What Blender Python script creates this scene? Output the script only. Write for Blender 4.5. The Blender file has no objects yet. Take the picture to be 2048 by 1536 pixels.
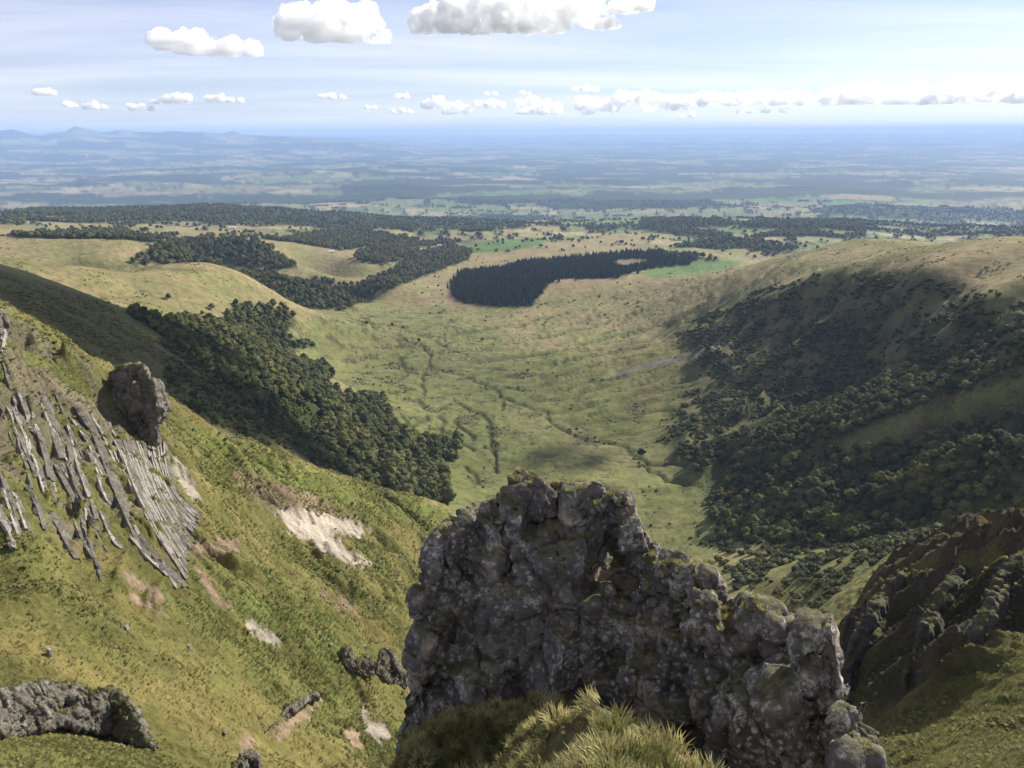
import bpy, bmesh, math, random
import numpy as np
from mathutils import Vector, Matrix

# ------------------------------------------------------------------ camera, sky, sun, exposure
scene = bpy.context.scene
R = math.radians
random.seed(11)
rng = np.random.default_rng(11)
W, H_, F = 2048.0, 1536.0, 1547.0            # photograph size and focal length in its pixels
PITCH, ROLL = R(17.98), R(0.25)
CZ = 1000.0                                   # camera altitude over the far plain's datum
SUN_AZ, SUN_EL = 47.0, 30.0                   # azimuth clockwise from the view direction (+Y), elevation

fwd = np.array([0, math.cos(PITCH), -math.sin(PITCH)])
rt0 = np.array([1.0, 0, 0]); up0 = np.array([0, math.sin(PITCH), math.cos(PITCH)])
rt = math.cos(ROLL) * rt0 - math.sin(ROLL) * up0
up = math.cos(ROLL) * up0 + math.sin(ROLL) * rt0

cam_d = bpy.data.cameras.new('camera')
cam_d.sensor_width = 36.0; cam_d.lens = F / W * 36.0
cam_d.clip_start = 0.5; cam_d.clip_end = 300000.0
cam = bpy.data.objects.new('camera', cam_d); scene.collection.objects.link(cam)
cam.matrix_world = Matrix(((rt[0], up[0], -fwd[0], 0), (rt[1], up[1], -fwd[1], 0), (rt[2], up[2], -fwd[2], CZ), (0, 0, 0, 1)))
scene.camera = cam

world = bpy.data.worlds.new('World'); scene.world = world; world.use_nodes = True
wn = world.node_tree; wn.nodes.clear()
def N(nt, t, **kw):
    n = nt.nodes.new(t)
    for k, v in kw.items(): setattr(n, k, v)
    return n
sky = N(wn, 'ShaderNodeTexSky', sky_type='NISHITA')
sky.sun_disc = False; sky.sun_elevation = R(SUN_EL); sky.sun_rotation = R(SUN_AZ)
sky.altitude = 1500; sky.air_density = 1.0; sky.dust_density = 0.4; sky.ozone_density = 3.0
bg = N(wn, 'ShaderNodeBackground'); bg.inputs['Strength'].default_value = 0.062
wo = N(wn, 'ShaderNodeOutputWorld')
# from a mountain the horizon dips below the horizontal: let the horizon colour run on down to it
tc0 = N(wn, 'ShaderNodeTexCoord'); sp0 = N(wn, 'ShaderNodeSeparateXYZ'); wn.links.new(tc0.outputs['Generated'], sp0.inputs[0])
ad0 = N(wn, 'ShaderNodeMath', operation='ADD'); ad0.inputs[1].default_value = 0.012; wn.links.new(sp0.outputs['Z'], ad0.inputs[0])
cb0 = N(wn, 'ShaderNodeCombineXYZ'); wn.links.new(sp0.outputs['X'], cb0.inputs[0]); wn.links.new(sp0.outputs['Y'], cb0.inputs[1]); wn.links.new(ad0.outputs[0], cb0.inputs[2])
nm0 = N(wn, 'ShaderNodeVectorMath', operation='NORMALIZE'); wn.links.new(cb0.outputs[0], nm0.inputs[0]); wn.links.new(nm0.outputs[0], sky.inputs['Vector'])
# thin cirrus veil: streaks on a high flat layer, the same all over the sky
tc = N(wn, 'ShaderNodeTexCoord'); sp = N(wn, 'ShaderNodeSeparateXYZ')
wn.links.new(tc.outputs['Generated'], sp.inputs[0])
mz = N(wn, 'ShaderNodeMath', operation='MAXIMUM'); mz.inputs[1].default_value = 0.0
wn.links.new(sp.outputs['Z'], mz.inputs[0])
az_ = N(wn, 'ShaderNodeMath', operation='ADD'); az_.inputs[1].default_value = 0.06
wn.links.new(mz.outputs[0], az_.inputs[0])
dx = N(wn, 'ShaderNodeMath', operation='DIVIDE'); dy = N(wn, 'ShaderNodeMath', operation='DIVIDE')
wn.links.new(sp.outputs['X'], dx.inputs[0]); wn.links.new(az_.outputs[0], dx.inputs[1])
wn.links.new(sp.outputs['Y'], dy.inputs[0]); wn.links.new(az_.outputs[0], dy.inputs[1])
cb = N(wn, 'ShaderNodeCombineXYZ'); wn.links.new(dx.outputs[0], cb.inputs[0]); wn.links.new(dy.outputs[0], cb.inputs[1])
mp = N(wn, 'ShaderNodeMapping'); mp.inputs['Rotation'].default_value = (0, 0, R(12)); mp.inputs['Scale'].default_value = (0.16, 0.5, 1)
wn.links.new(cb.outputs[0], mp.inputs[0])
cn = N(wn, 'ShaderNodeTexNoise'); cn.inputs['Scale'].default_value = 1.0; cn.inputs['Detail'].default_value = 7; cn.inputs['Roughness'].default_value = 0.58; cn.inputs['Distortion'].default_value = 0.6
wn.links.new(mp.outputs[0], cn.inputs['Vector'])
cr = N(wn, 'ShaderNodeMapRange'); cr.inputs['From Min'].default_value = 0.36; cr.inputs['From Max'].default_value = 0.74
cr.inputs['To Min'].default_value = 0.25; cr.inputs['To Max'].default_value = 1.0
wn.links.new(cn.outputs['Fac'], cr.inputs['Value'])
cmx = N(wn, 'ShaderNodeMix', data_type='RGBA')
cirr = N(wn, 'ShaderNodeMix', data_type='RGBA', blend_type='ADD'); cirr.inputs[0].default_value = 1.0
veil = N(wn, 'ShaderNodeMix', data_type='RGBA'); veil.inputs[0].default_value = 0.5
veil.inputs[7].default_value = (13, 12.9, 13.4, 1)
wn.links.new(sky.outputs[0], veil.inputs[6])
above = N(wn, 'ShaderNodeMapRange'); above.inputs[1].default_value = -.05; above.inputs[2].default_value = -.02; wn.links.new(sp.outputs['Z'], above.inputs[0])
cab = N(wn, 'ShaderNodeMath', operation='MULTIPLY'); wn.links.new(cr.outputs[0], cab.inputs[0]); wn.links.new(above.outputs[0], cab.inputs[1])
wn.links.new(cab.outputs[0], cmx.inputs[0]); wn.links.new(sky.outputs[0], cmx.inputs[6]); wn.links.new(veil.outputs[2], cmx.inputs[7])
tint = N(wn, 'ShaderNodeMix', data_type='RGBA', blend_type='MULTIPLY'); tint.inputs[0].default_value = 1.0; tint.inputs[7].default_value = (1.03, .955, 1.0, 1); wn.links.new(cmx.outputs[2], tint.inputs[6]); wn.links.new(tint.outputs[2], bg.inputs['Color']); wn.links.new(bg.outputs[0], wo.inputs['Surface'])

sun_d = bpy.data.lights.new('sun', 'SUN'); sun_d.energy = 5.0; sun_d.angle = R(0.53); sun_d.color = (1.0, 0.93, 0.82)
sun = bpy.data.objects.new('sun', sun_d); scene.collection.objects.link(sun)
SUNV = np.array([math.sin(R(SUN_AZ)) * math.cos(R(SUN_EL)), math.cos(R(SUN_AZ)) * math.cos(R(SUN_EL)), math.sin(R(SUN_EL))])
sun.rotation_euler = Vector(SUNV).to_track_quat('Z', 'Y').to_euler()
sun.location = (0, 0, CZ + 300)

vs = scene.view_settings
vs.view_transform = 'Standard'; vs.look = 'None'; vs.gamma = 1.0; vs.use_curve_mapping = False
vs.exposure = 0.90
scene.cycles.volume_bounces = 32
scene.cycles.volume_step_rate = 0.3
scene.cycles.max_bounces = 34
scene.cycles.diffuse_bounces = 3
scene.cycles.transparent_max_bounces = 12

# ------------------------------------------------------------------ numpy helpers
def hash2(ix, iy, s=0):
    ix = ix.astype(np.int64); iy = iy.astype(np.int64)
    h = (ix * 374761393 + iy * 668265263 + s * 1274126177) & 0xffffffff
    h = ((h ^ (h >> 13)) * 1274126177) & 0xffffffff
    h = ((h ^ (h >> 16)) * 2246822519) & 0xffffffff
    return ((h ^ (h >> 15)) & 0xffffff) / float(0xffffff)
def noise2(x, y, s=0):
    ix = np.floor(x); iy = np.floor(y); fx = x - ix; fy = y - iy
    ux = fx * fx * fx * (fx * (fx * 6 - 15) + 10); uy = fy * fy * fy * (fy * (fy * 6 - 15) + 10)
    def g(a, b):
        t = hash2(ix + a, iy + b, s) * 6.2831853
        return np.cos(t) * (fx - a) + np.sin(t) * (fy - b)
    n0 = g(0, 0) * (1 - ux) + g(1, 0) * ux; n1 = g(0, 1) * (1 - ux) + g(1, 1) * ux
    return (n0 * (1 - uy) + n1 * uy) * 1.5
def fbm(x, y, o=4, s=0, gain=0.5):
    a = 1.0; t = 0; f = 1.0
    for k in range(o):
        t = t + a * noise2(x * f + 17.3 * k, y * f - 9.1 * k, s + k); a *= gain; f *= 2.03
    return t
def ridged(x, y, o=4, s=0):
    a = 1.0; t = 0; f = 1.0
    for k in range(o):
        t = t + a * (1 - 2 * np.abs(noise2(x * f + 7.7 * k, y * f + 3.1 * k, s + k))); a *= 0.5; f *= 2.1
    return t
def hash3(ix, iy, iz, s=0):
    return hash2(ix + iz * 7919, iy + iz * 104729, s)
def noise3(p, s=0):
    i = np.floor(p); f = p - i; u = f * f * (3 - 2 * f); t = 0
    for a in (0, 1):
        for b in (0, 1):
            for c in (0, 1):
                w = (u[:, 0] if a else 1 - u[:, 0]) * (u[:, 1] if b else 1 - u[:, 1]) * (u[:, 2] if c else 1 - u[:, 2])
                t = t + w * hash3(i[:, 0] + a, i[:, 1] + b, i[:, 2] + c, s)
    return t * 2 - 1
def voronoi2(x, y, s=0):
    """nearest and second cell distance and the id of the nearest cell"""
    ix = np.floor(x); iy = np.floor(y)
    d1 = np.full(x.shape, 9.0); d2 = np.full(x.shape, 9.0); cid = np.zeros(x.shape)
    for a in (-1, 0, 1):
        for b in (-1, 0, 1):
            cx = ix + a; cy = iy + b
            px = cx + 0.1 + 0.8 * hash2(cx, cy, s); py = cy + 0.1 + 0.8 * hash2(cx, cy, s + 1)
            d = np.hypot(px - x, py - y); c = hash2(cx, cy, s + 2)
            n = d < d1
            d2 = np.where(n, d1, np.minimum(d2, d)); cid = np.where(n, c, cid); d1 = np.where(n, d, d1)
    return d1, d2, cid
def sstep(a, b, x):
    t = np.clip((x - a) / (b - a), 0, 1); return t * t * (3 - 2 * t)
def ray(px, py):
    d = rt[None] * ((np.atleast_1d(px) - W / 2) / F)[:, None] + up[None] * ((H_ / 2 - np.atleast_1d(py)) / F)[:, None] + fwd[None]
    return d
def azt(px, py):
    d = ray(px, py); h = np.hypot(d[:, 0], d[:, 1])
    return np.arctan2(d[:, 0], d[:, 1]), d[:, 2] / h
def project(x, y, z):
    """world (z relative to the camera) to photograph pixels"""
    q = np.stack([x, y, z], -1); f = q @ fwd
    f = np.where(f < 1e-3, 1e-3, f)
    return W / 2 + F * (q @ rt) / f, H_ / 2 - F * (q @ up) / f
def inpoly(px, py, poly):
    poly = np.asarray(poly, float); n = len(poly); r = np.zeros(np.shape(px), bool); j = n - 1
    for i in range(n):
        xi, yi = poly[i]; xj, yj = poly[j]
        c = ((yi > py) != (yj > py)) & (px < (xj - xi) * (py - yi) / ((yj - yi) if yj != yi else 1e-9) + xi)
        r ^= c; j = i
    return r
def polydist(px, py, poly, closed=True):
    poly = np.asarray(poly, float); d = np.full(np.shape(px), 1e9)
    n = len(poly)
    for i in range(n if closed else n - 1):
        a = poly[i]; b = poly[(i + 1) % n]; ab = b - a
        t = np.clip(((px - a[0]) * ab[0] + (py - a[1]) * ab[1]) / (ab @ ab + 1e-9), 0, 1)
        d = np.minimum(d, np.hypot(px - a[0] - t * ab[0], py - a[1] - t * ab[1]))
    return d
def softpoly(px, py, poly, soft, wob=None):
    d = polydist(px, py, poly); s = np.where(inpoly(px, py, poly), d, -d)
    if wob is not None: s = s + wob
    return sstep(-soft, soft, s)

# ------------------------------------------------------------------ object helpers
def link(o, parent=None):
    scene.collection.objects.link(o)
    if parent is not None: o.parent = parent
    return o
def tag(o, label=None, cat=None, group=None, kind=None):
    if label: o['label'] = label
    if cat: o['category'] = cat
    if group: o['group'] = group
    if kind: o['kind'] = kind
    return o
def empty(name, loc=(0, 0, 0)):
    o = bpy.data.objects.new(name, None); o.location = loc; o.empty_display_size = 0.5
    return link(o)
def npmesh(name, v, faces, smooth=False):
    me = bpy.data.meshes.new(name)
    v = np.ascontiguousarray(v, np.float32)
    me.vertices.add(len(v)); me.vertices.foreach_set('co', v.ravel())
    faces = np.ascontiguousarray(faces, np.int32); k = faces.shape[1]
    me.loops.add(faces.size); me.loops.foreach_set('vertex_index', faces.ravel())
    me.polygons.add(len(faces)); me.polygons.foreach_set('loop_start', np.arange(0, faces.size, k, dtype=np.int32))
    me.update(calc_edges=True)
    me.polygons.foreach_set('use_smooth', np.full(len(faces), smooth))
    me.validate(); return me
def obj(name, me, mat=None, parent=None, loc=None):
    o = bpy.data.objects.new(name, me)
    if mat is not None and not me.materials: me.materials.append(mat)
    if loc is not None: o.location = loc
    return link(o, parent)
# ------------------------------------------------------------------ terrain height: control points (photograph pixel, distance in m)
CP = []
def cp(*pts):
    for (px, py, r) in pts:
        a, t = azt(np.array([float(px)]), np.array([float(py)])); CP.append((a[0], math.log(r), t[0]))
def ch(*pts):                       # azimuth in degrees, distance, height relative to the camera
    for (a, r, z) in pts: CP.append((R(a), math.log(r), z / r))
# under and round the foreground spur (below the frame)
ch((-46, 30, -24), (-32, 30, -29), (-18, 30, -38), (-6, 30, -44), (6, 30, -44), (18, 30, -42), (30, 30, -36), (44, 30, -30),
   (-2, 60, -72), (10, 60, -74), (22, 60, -68), (-46, 60, -40), (44, 60, -48), (46, 100, -60), (-46, 100, -48))
# lit near slope on the left, cliff and spur crest
cp((0, 620, 150), (100, 680, 152), (210, 745, 160), (330, 822, 215), (450, 885, 255), (600, 950, 300), (750, 990, 330), (900, 1026, 350))
cp((0, 850, 128), (120, 860, 138), (240, 880, 150), (60, 1050, 104), (200, 1100, 106), (380, 1150, 112), (330, 1000, 138), (420, 1020, 165))
cp((60, 1250, 84), (250, 1260, 90), (450, 1300, 98), (650, 1300, 118), (800, 1350, 132), (30, 1500, 56), (200, 1520, 60), (420, 1520, 72), (620, 1520, 88), (780, 1500, 104))
cp((560, 1130, 150), (720, 1180, 180), (830, 1220, 200), (640, 1050, 205), (760, 1080, 245), (860, 1100, 275), (500, 960, 225))
# gully behind the spur crest
ch((-33.5, 172, -43), (-30, 176, -50), (-27, 186, -62), (-37.5, 172, -40), (-42, 165, -36))
ch((-33, 230, -92), (-38, 230, -84), (-28, 250, -112), (-36, 300, -118), (-30, 320, -128), (-24, 230, -108), (-22, 300, -134), (-16, 350, -178), (-10, 400, -224), (-4, 430, -250), (4, 420, -262), (12, 400, -262), (20, 330, -225), (0, 260, -190), (10, 240, -190), (0, 140, -135), (10, 140, -138), (18, 200, -160))
# shaded slope behind it on the left
cp((0, 540, 560), (150, 580, 600), (330, 642, 690), (460, 690, 740), (560, 720, 820), (0, 590, 420), (150, 680, 410), (300, 720, 450), (400, 780, 440), (500, 840, 480), (600, 900, 500), (720, 960, 510), (840, 1005, 520))
cp((640, 820, 640), (760, 880, 640), (520, 760, 640))
# valley floor
cp((1000, 960, 622), (920, 940, 640), (1150, 960, 610), (1300, 990, 585), (1400, 1040, 540), (1440, 1085, 500), (1000, 870, 728), (850, 870, 735), (1200, 880, 716), (1000, 800, 858), (800, 800, 862), (1180, 800, 850), (660, 745, 985), (900, 720, 1070), (1050, 740, 1010), (640, 700, 1110), (760, 680, 1190), (900, 660, 1270), (1040, 700, 1150), (740, 625, 1440), (900, 615, 1530), (1040, 615, 1500))
# tan slope rising on the right of the valley
cp((1150, 650, 1330), (1250, 600, 1520), (1130, 570, 1640), (1400, 565, 1480), (1300, 700, 1080), (1400, 640, 1230), (1230, 745, 985), (1540, 522, 1420), (1680, 483, 1380), (1850, 488, 1280), (2048, 492, 1180))
ch((12, 1900, -330), (16, 2000, -380), (22, 1900, -330), (28, 1800, -290), (35, 1700, -270), (24, 2400, -470), (33, 2400, -440))
cp((1560, 540, 1230), (1640, 562, 1030), (1700, 532, 1130), (1850, 549, 870), (1950, 560, 860), (1950, 605, 760), (2048, 640, 680), (2048, 690, 620))
# right-hand slope: foot, middle, spurs and hollows
cp((1300, 830, 805), (1330, 900, 690), (1390, 955, 625), (1420, 1020, 555))
cp((1500, 700, 955), (1420, 760, 900), (1600, 650, 1000), (1720, 600, 930), (1600, 800, 765), (1700, 720, 825), (1800, 680, 800), (1900, 740, 690), (1800, 780, 700), (1950, 690, 715), (1480, 850, 725))
cp((2048, 752, 575), (1900, 812, 588), (1750, 872, 594), (1620, 903, 606), (1480, 932, 622))
cp((2048, 872, 560), (1900, 925, 548), (1720, 965, 552), (1560, 1000, 556))
cp((2048, 935, 450), (1890, 945, 474), (1700, 1012, 492), (1560, 1042, 512))
cp((2048, 1008, 428), (1900, 1024, 440), (1750, 1045, 452))
cp((2048, 1030, 320), (1900, 1052, 350), (1780, 1080, 375), (1620, 1122, 400), (1500, 1150, 405))
cp((1450, 1250, 330), (1600, 1230, 290), (1700, 1180, 280))
# near right ridge with dark ribs and the grass under it
cp((2048, 1062, 178), (1900, 1112, 186), (1770, 1190, 182), (1690, 1290, 172))
cp((2048, 1200, 140), (1900, 1260, 138), (1780, 1350, 132), (1740, 1430, 120), (2048, 1330, 104), (1900, 1420, 100), (1800, 1490, 92), (2048, 1500, 70), (1900, 1536, 76))
ch((42, 240, -130), (36, 250, -140), (30, 240, -155), (42, 330, -150))
# hills on the left
cp((60, 560, 700), (250, 600, 870), (350, 560, 1080), (420, 530, 1240), (480, 545, 1220), (520, 600, 1150), (300, 530, 1200), (230, 545, 1150), (100, 530, 1050), (0, 515, 1150))
cp((130, 505, 1500), (300, 488, 1650), (210, 505, 1480), (0, 495, 1500))
ch((-27, 1345, -236), (-23, 1380, -262), (-31, 1270, -212))
ch((-33, 820, -150), (-28, 900, -190), (-18, 1450, -290), (-26, 1900, -285), (-12, 1700, -375), (-15, 2000, -350), (-20, 1800, -310))
cp((420, 505, 1950), (560, 505, 2000), (600, 530, 1850), (700, 600, 1560), (640, 580, 1600), (560, 570, 1500), (740, 575, 1720), (820, 530, 2150), (900, 500, 2700), (760, 500, 2450), (650, 505, 2200), (700, 520, 2080), (850, 575, 1800), (980, 575, 1720), (1080, 540, 2000), (1200, 520, 2250))
cp((1010, 492, 2600), (1300, 545, 1950), (1380, 530, 2150), (1480, 522, 2300), (1250, 490, 2700), (1420, 500, 2650))
cp((150, 455, 2700), (420, 460, 2800), (300, 462, 2500), (0, 470, 2100), (640, 462, 3000), (760, 448, 3700), (950, 462, 3300))
cp((200, 418, 4300), (420, 408, 4600), (0, 430, 3700), (700, 425, 4600), (1000, 440, 4500), (1150, 440, 4500))
cp((1300, 440, 4200), (1500, 445, 3900), (1650, 455, 3600), (1720, 470, 3400), (1400, 470, 3300), (1550, 495, 2700), (1850, 470, 3800), (2048, 470, 3600), (1950, 450, 4600), (1780, 440, 4700))
PLAIN = -720.0
for a in (-46, -34, -22, -10, 2, 14, 26, 38, 46):
    for r in (7000, 12000, 20000): ch((a, r, PLAIN + (60 if a < 0 else 0)))
CP = np.array(CP)

# ------------------------------------------------------------------ terrain grid: log-polar about the viewpoint, fine where it is near
az_g = np.concatenate([np.linspace(-46, -37.5, 40, endpoint=False), np.linspace(-37.5, 37.5, 660, endpoint=False), np.linspace(37.5, 46, 41)]) * math.pi / 180
rs = [29.0]
while rs[-1] < 78000:
    r = rs[-1]; e = min(0.85, 330.0 / r + 0.004)
    rs.append(r * (1 + min(0.02, 0.0022 / (e / (1 + e * e)))))
r_g = np.array(rs); lr_g = np.log(r_g); NA, NR = len(az_g), len(r_g)
def tps_fit(c, lam=1e-5):
    n = len(c); P = c[:, :2]
    d2 = ((P[:, None] - P[None]) ** 2).sum(-1) + 1e-12
    K = 0.5 * d2 * np.log(d2) + lam * np.eye(n); Q = np.c_[np.ones(n), P]
    A = np.zeros((n + 3, n + 3)); A[:n, :n] = K; A[:n, n:] = Q; A[n:, :n] = Q.T
    return np.linalg.solve(A, np.r_[c[:, 2], 0, 0, 0])
def tps_eval(c, w, a, l):
    out = w[-3] + w[-2] * a + w[-1] * l
    for k in range(len(c)):
        d2 = (a - c[k, 0]) ** 2 + (l - c[k, 1]) ** 2 + 1e-12
        out += w[k] * 0.5 * d2 * np.log(d2)
    return out
tw = tps_fit(CP)
# evaluate on a coarser grid, then interpolate
ca = np.linspace(az_g[0], az_g[-1], 400); cl = np.linspace(lr_g[0], lr_g[-1], 620)
CE = tps_eval(CP, tw, *np.meshgrid(ca, cl))
def bil(G, ai, li):
    a0 = np.clip(np.floor(ai).astype(int), 0, G.shape[1] - 2); l0 = np.clip(np.floor(li).astype(int), 0, G.shape[0] - 2)
    fa = np.clip(ai - a0, 0, 1); fl = np.clip(li - l0, 0, 1)
    return (G[l0, a0] * (1 - fa) + G[l0, a0 + 1] * fa) * (1 - fl) + (G[l0 + 1, a0] * (1 - fa) + G[l0 + 1, a0 + 1] * fa) * fl
AZ, LR = np.meshgrid(az_g, lr_g); RR = np.exp(LR)
E = bil(CE, (AZ - ca[0]) / (ca[1] - ca[0]), (LR - cl[0]) / (cl[1] - cl[0]))
X = RR * np.sin(AZ); Y = RR * np.cos(AZ)
Z = E * RR
# the far plain: rolling country, a chain of old volcanoes on the left, a slightly curved earth
plain = PLAIN + 55 * fbm(X / 5200, Y / 5200, 4, 3) + 22 * fbm(X / 1300, Y / 1300, 3, 5) + 30 * sstep(9000, 20000, RR) * fbm(X / 9000, Y / 2600, 3, 77)
plain += 90 * sstep(-0.05, -0.5, AZ) * sstep(9000, 30000, RR)
plain += 560 * sstep(14000, 80000, RR) ** .8
# the volcanic massif on the left: a broad rise whose skyline is given, with small cones along it
mr = 33000.0
m_px = np.array([-200, 0, 90, 150, 210, 300, 380, 450, 520, 600, 720, 860, 1020.]); m_py = np.array([270, 268, 270, 267, 269, 268, 267, 268, 271, 275, 279, 296, 330.])
m_a, m_t = azt(m_px, m_py)
zt_ = np.interp(AZ, m_a, m_t * mr, right=-900) + 25 * fbm(AZ * 60, RR / 3000, 3, 301)
rise = sstep(19000, mr, RR + 2500 * fbm(X / 5000, Y / 5000, 3, 303)) ** 1.5
plain = np.maximum(plain, PLAIN - 20 + (zt_ - PLAIN) * rise)
for (px, top, wpx) in [(25, 258, 20), (150, 255, 17), (180, 260, 18), (243, 258, 24), (345, 261, 32), (466, 261, 13), (105, 264, 18), (290, 264, 22), (410, 263, 20), (-40, 260, 30)]:
    a, t = azt(np.array([float(px)]), np.array([float(top)])); b0 = np.interp(a[0], m_a, m_t * mr); hgt = max(40.0, t[0] * mr - b0)
    plain = plain + hgt * np.exp(-(((AZ - a[0]) / (wpx / F)) ** 2 + ((RR - mr) / 1500) ** 2) ** .75)
plain += 70 * sstep(5000, 7000, RR) * sstep(26000, 12000, RR) * np.maximum(0, fbm(X / 2600 + 3, Y / 1100, 4, 71))
bl = sstep(math.log(4300), math.log(6800), LR)
Z = Z * (1 - bl) + plain * bl
# relief of its own for each zone
PX, PY = project(X, Y, Z)
near = 1 - sstep(300, 420, RR)
amp = np.interp(LR, np.log([30, 60, 150, 400, 1000, 2500, 6000]), [0.3, 0.7, 1.6, 3.0, 5.0, 9.0, 12.0]) * (1 - bl)
floor = softpoly(PX, PY, [(860, 1010), (1040, 1100), (1440, 1110), (1420, 960), (1330, 850), (1230, 760), (1010, 690), (960, 630), (700, 610), (600, 640), (560, 700), (680, 760), (780, 840)], 25) * (RR > 480) * (RR < 1700)
Z += amp * fbm(X / (amp * 22 + 1), Y / (amp * 22 + 1), 5, 21) * (1 - 0.88 * floor) * np.where(RR < 2500, 0.55, 0.8)
# rills running down the tan slope and gullies on the shaded right-hand slope
def along(vx, vy):
    n = math.hypot(vx, vy); vx /= n; vy /= n
    return X * vx + Y * vy, -X * vy + Y * vx
tanm = softpoly(PX, PY, [(800, 680), (920, 640), (1100, 600), (1400, 540), (1600, 520), (1560, 620), (1450, 700), (1350, 800), (1300, 860), (1150, 830), (1000, 740)], 30) * (RR > 600) * (RR < 1700)
s_, t_ = along(383, 286); wv = 30 * fbm(X / 180, Y / 180, 3, 31)
rill = ridged((s_ + 40) / 260, (t_ + wv) / 34, 3, 33)
Z += tanm * (4.0 * rill - 2.0)
rgt = softpoly(PX, PY, [(1340, 640), (1640, 560), (1850, 545), (1960, 600), (2300, 700), (2300, 1020), (1800, 1060), (1450, 1050), (1380, 950), (1330, 880), (1400, 760)], 40) * (RR > 400) * (RR < 1300)
s_, t_ = along(500, 330); wv = 45 * fbm(X / 160, Y / 160, 3, 37)
rgul = ridged((s_ + 70) / 300, (t_ + wv) / 78, 3, 39)
Z += rgt * (15.0 * rgul - 10.0)
# the near right ridge: steep rocky ribs
crag = softpoly(PX, PY, [(1660, 1300), (1760, 1160), (1900, 1100), (2200, 1040), (2300, 1230), (2048, 1290), (1880, 1400), (1720, 1450)], 25) * (RR > 90) * (RR < 230)
s_, t_ = along(0.55, 0.84); 
s_, t_ = X * 0.82 - Y * 0.57, X * 0.57 + Y * 0.82
Z += crag * (9.0 * ridged((s_) / 60 + 0.3 * fbm(X / 20, Y / 20, 2, 4), (t_) / 14 + 0.7 * fbm(X / 22, Y / 22, 2, 43), 4, 41) - 4.5)
# left near slope: long folds running down to the ravine, and rocky steps on the cliff
nl = softpoly(PX, PY, [(-200, 700), (210, 745), (500, 900), (900, 1020), (860, 1300), (760, 1700), (-300, 1700)], 25) * (RR < 380) * (RR > 34)
s_, t_ = along(0.75, 0.66)
Z += nl * (2.6 * ridged(s_ / 75, t_ / 17 + 0.8 * fbm(X / 30, Y / 30, 2, 47), 3, 49) - 0.7) * np.clip(RR / 110, 0.4, 1.4)
clf = softpoly(PX, PY, [(-200, 600), (0, 610), (120, 690), (230, 750), (330, 840), (400, 1030), (370, 1160), (200, 1120), (60, 1080), (-200, 1100)], 22) * (RR < 260)
s_, t_ = along(0.35, 0.94)
Z += clf * (1.5 * ridged(X / 6.5 + 1.2 * fbm(X / 12, Y / 12, 2, 55), Y / 26, 4, 53) - 0.6)
Z += near * (0.30 * fbm(X / 1.7, Y / 1.7, 3, 61) + .75 * fbm(X / 8, Y / 8, 3, 63)) * np.clip(RR / 100, 0.5, 1.5)
# folds of the near left slope: low ridges and gullies running down to the ravine
def curve_world(line, step=12.0):
    q = np.array(line, float); seg = np.r_[0, np.cumsum(np.hypot(*np.diff(q, axis=0).T))]; tt = np.arange(0, seg[-1], step)
    return hit(np.interp(tt, seg, q[:, 0]), np.interp(tt, seg, q[:, 1]))[:, :2]
FOLDS = [([(400, 1000), (500, 1060), (600, 1100), (700, 1160), (800, 1220), (840, 1250)], 5.0, 8), ([(540, 985), (640, 1050), (740, 1120), (840, 1175)], -5.5, 9), ([(330, 1110), (450, 1170), (560, 1240), (680, 1290)], 2.6, 6), ([(390, 1170), (470, 1235), (560, 1295), (700, 1375)], -3.2, 6),
         ([(180, 1160), (300, 1250), (420, 1340), (500, 1440)], -2.4, 5), ([(60, 1130), (180, 1220), (300, 1330), (420, 1440)], 2.0, 5), ([(700, 985), (780, 1030), (850, 1080)], -4.0, 9), ([(620, 960), (720, 1010), (800, 1060)], 3.0, 7), ([(600, 1400), (660, 1440), (740, 1500)], -2.5, 5)]
nz_ = (RR < 400) & (AZ < .05)
EG = Z / RR; xf, yf = X[nz_], Y[nz_]; wf = 2.5 * fbm(xf / 9, yf / 9, 2, 311); addz = np.zeros(xf.shape)
def hit(px, py):
    return _hit(px, py, EG)
def _hit(px, py, Eg):
    a, t = azt(np.atleast_1d(np.asarray(px, float)), np.atleast_1d(np.asarray(py, float))); out = []
    for ai, ti in zip(a, t):
        k = np.clip(np.interp(ai, az_g, np.arange(NA)), 0, NA - 1.001); k0 = int(k); f = k - k0
        col_ = Eg[:, k0] * (1 - f) + Eg[:, k0 + 1] * f; ab = np.nonzero(col_ >= ti)[0]
        if len(ab) == 0: lr = lr_g[-1]
        elif ab[0] == 0: lr = lr_g[0]
        else:
            i = ab[0]; g = (ti - col_[i - 1]) / max(1e-9, col_[i] - col_[i - 1]); lr = lr_g[i - 1] + g * (lr_g[i] - lr_g[i - 1])
        r = math.exp(lr); out.append((r * math.sin(ai), r * math.cos(ai), r * ti))
    return np.array(out)
for line, A, w in FOLDS:
    d = polydist(xf + wf, yf - wf, curve_world(line), closed=False); addz += A * np.exp(-(d / w) ** 2)
Z[nz_] += addz
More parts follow.
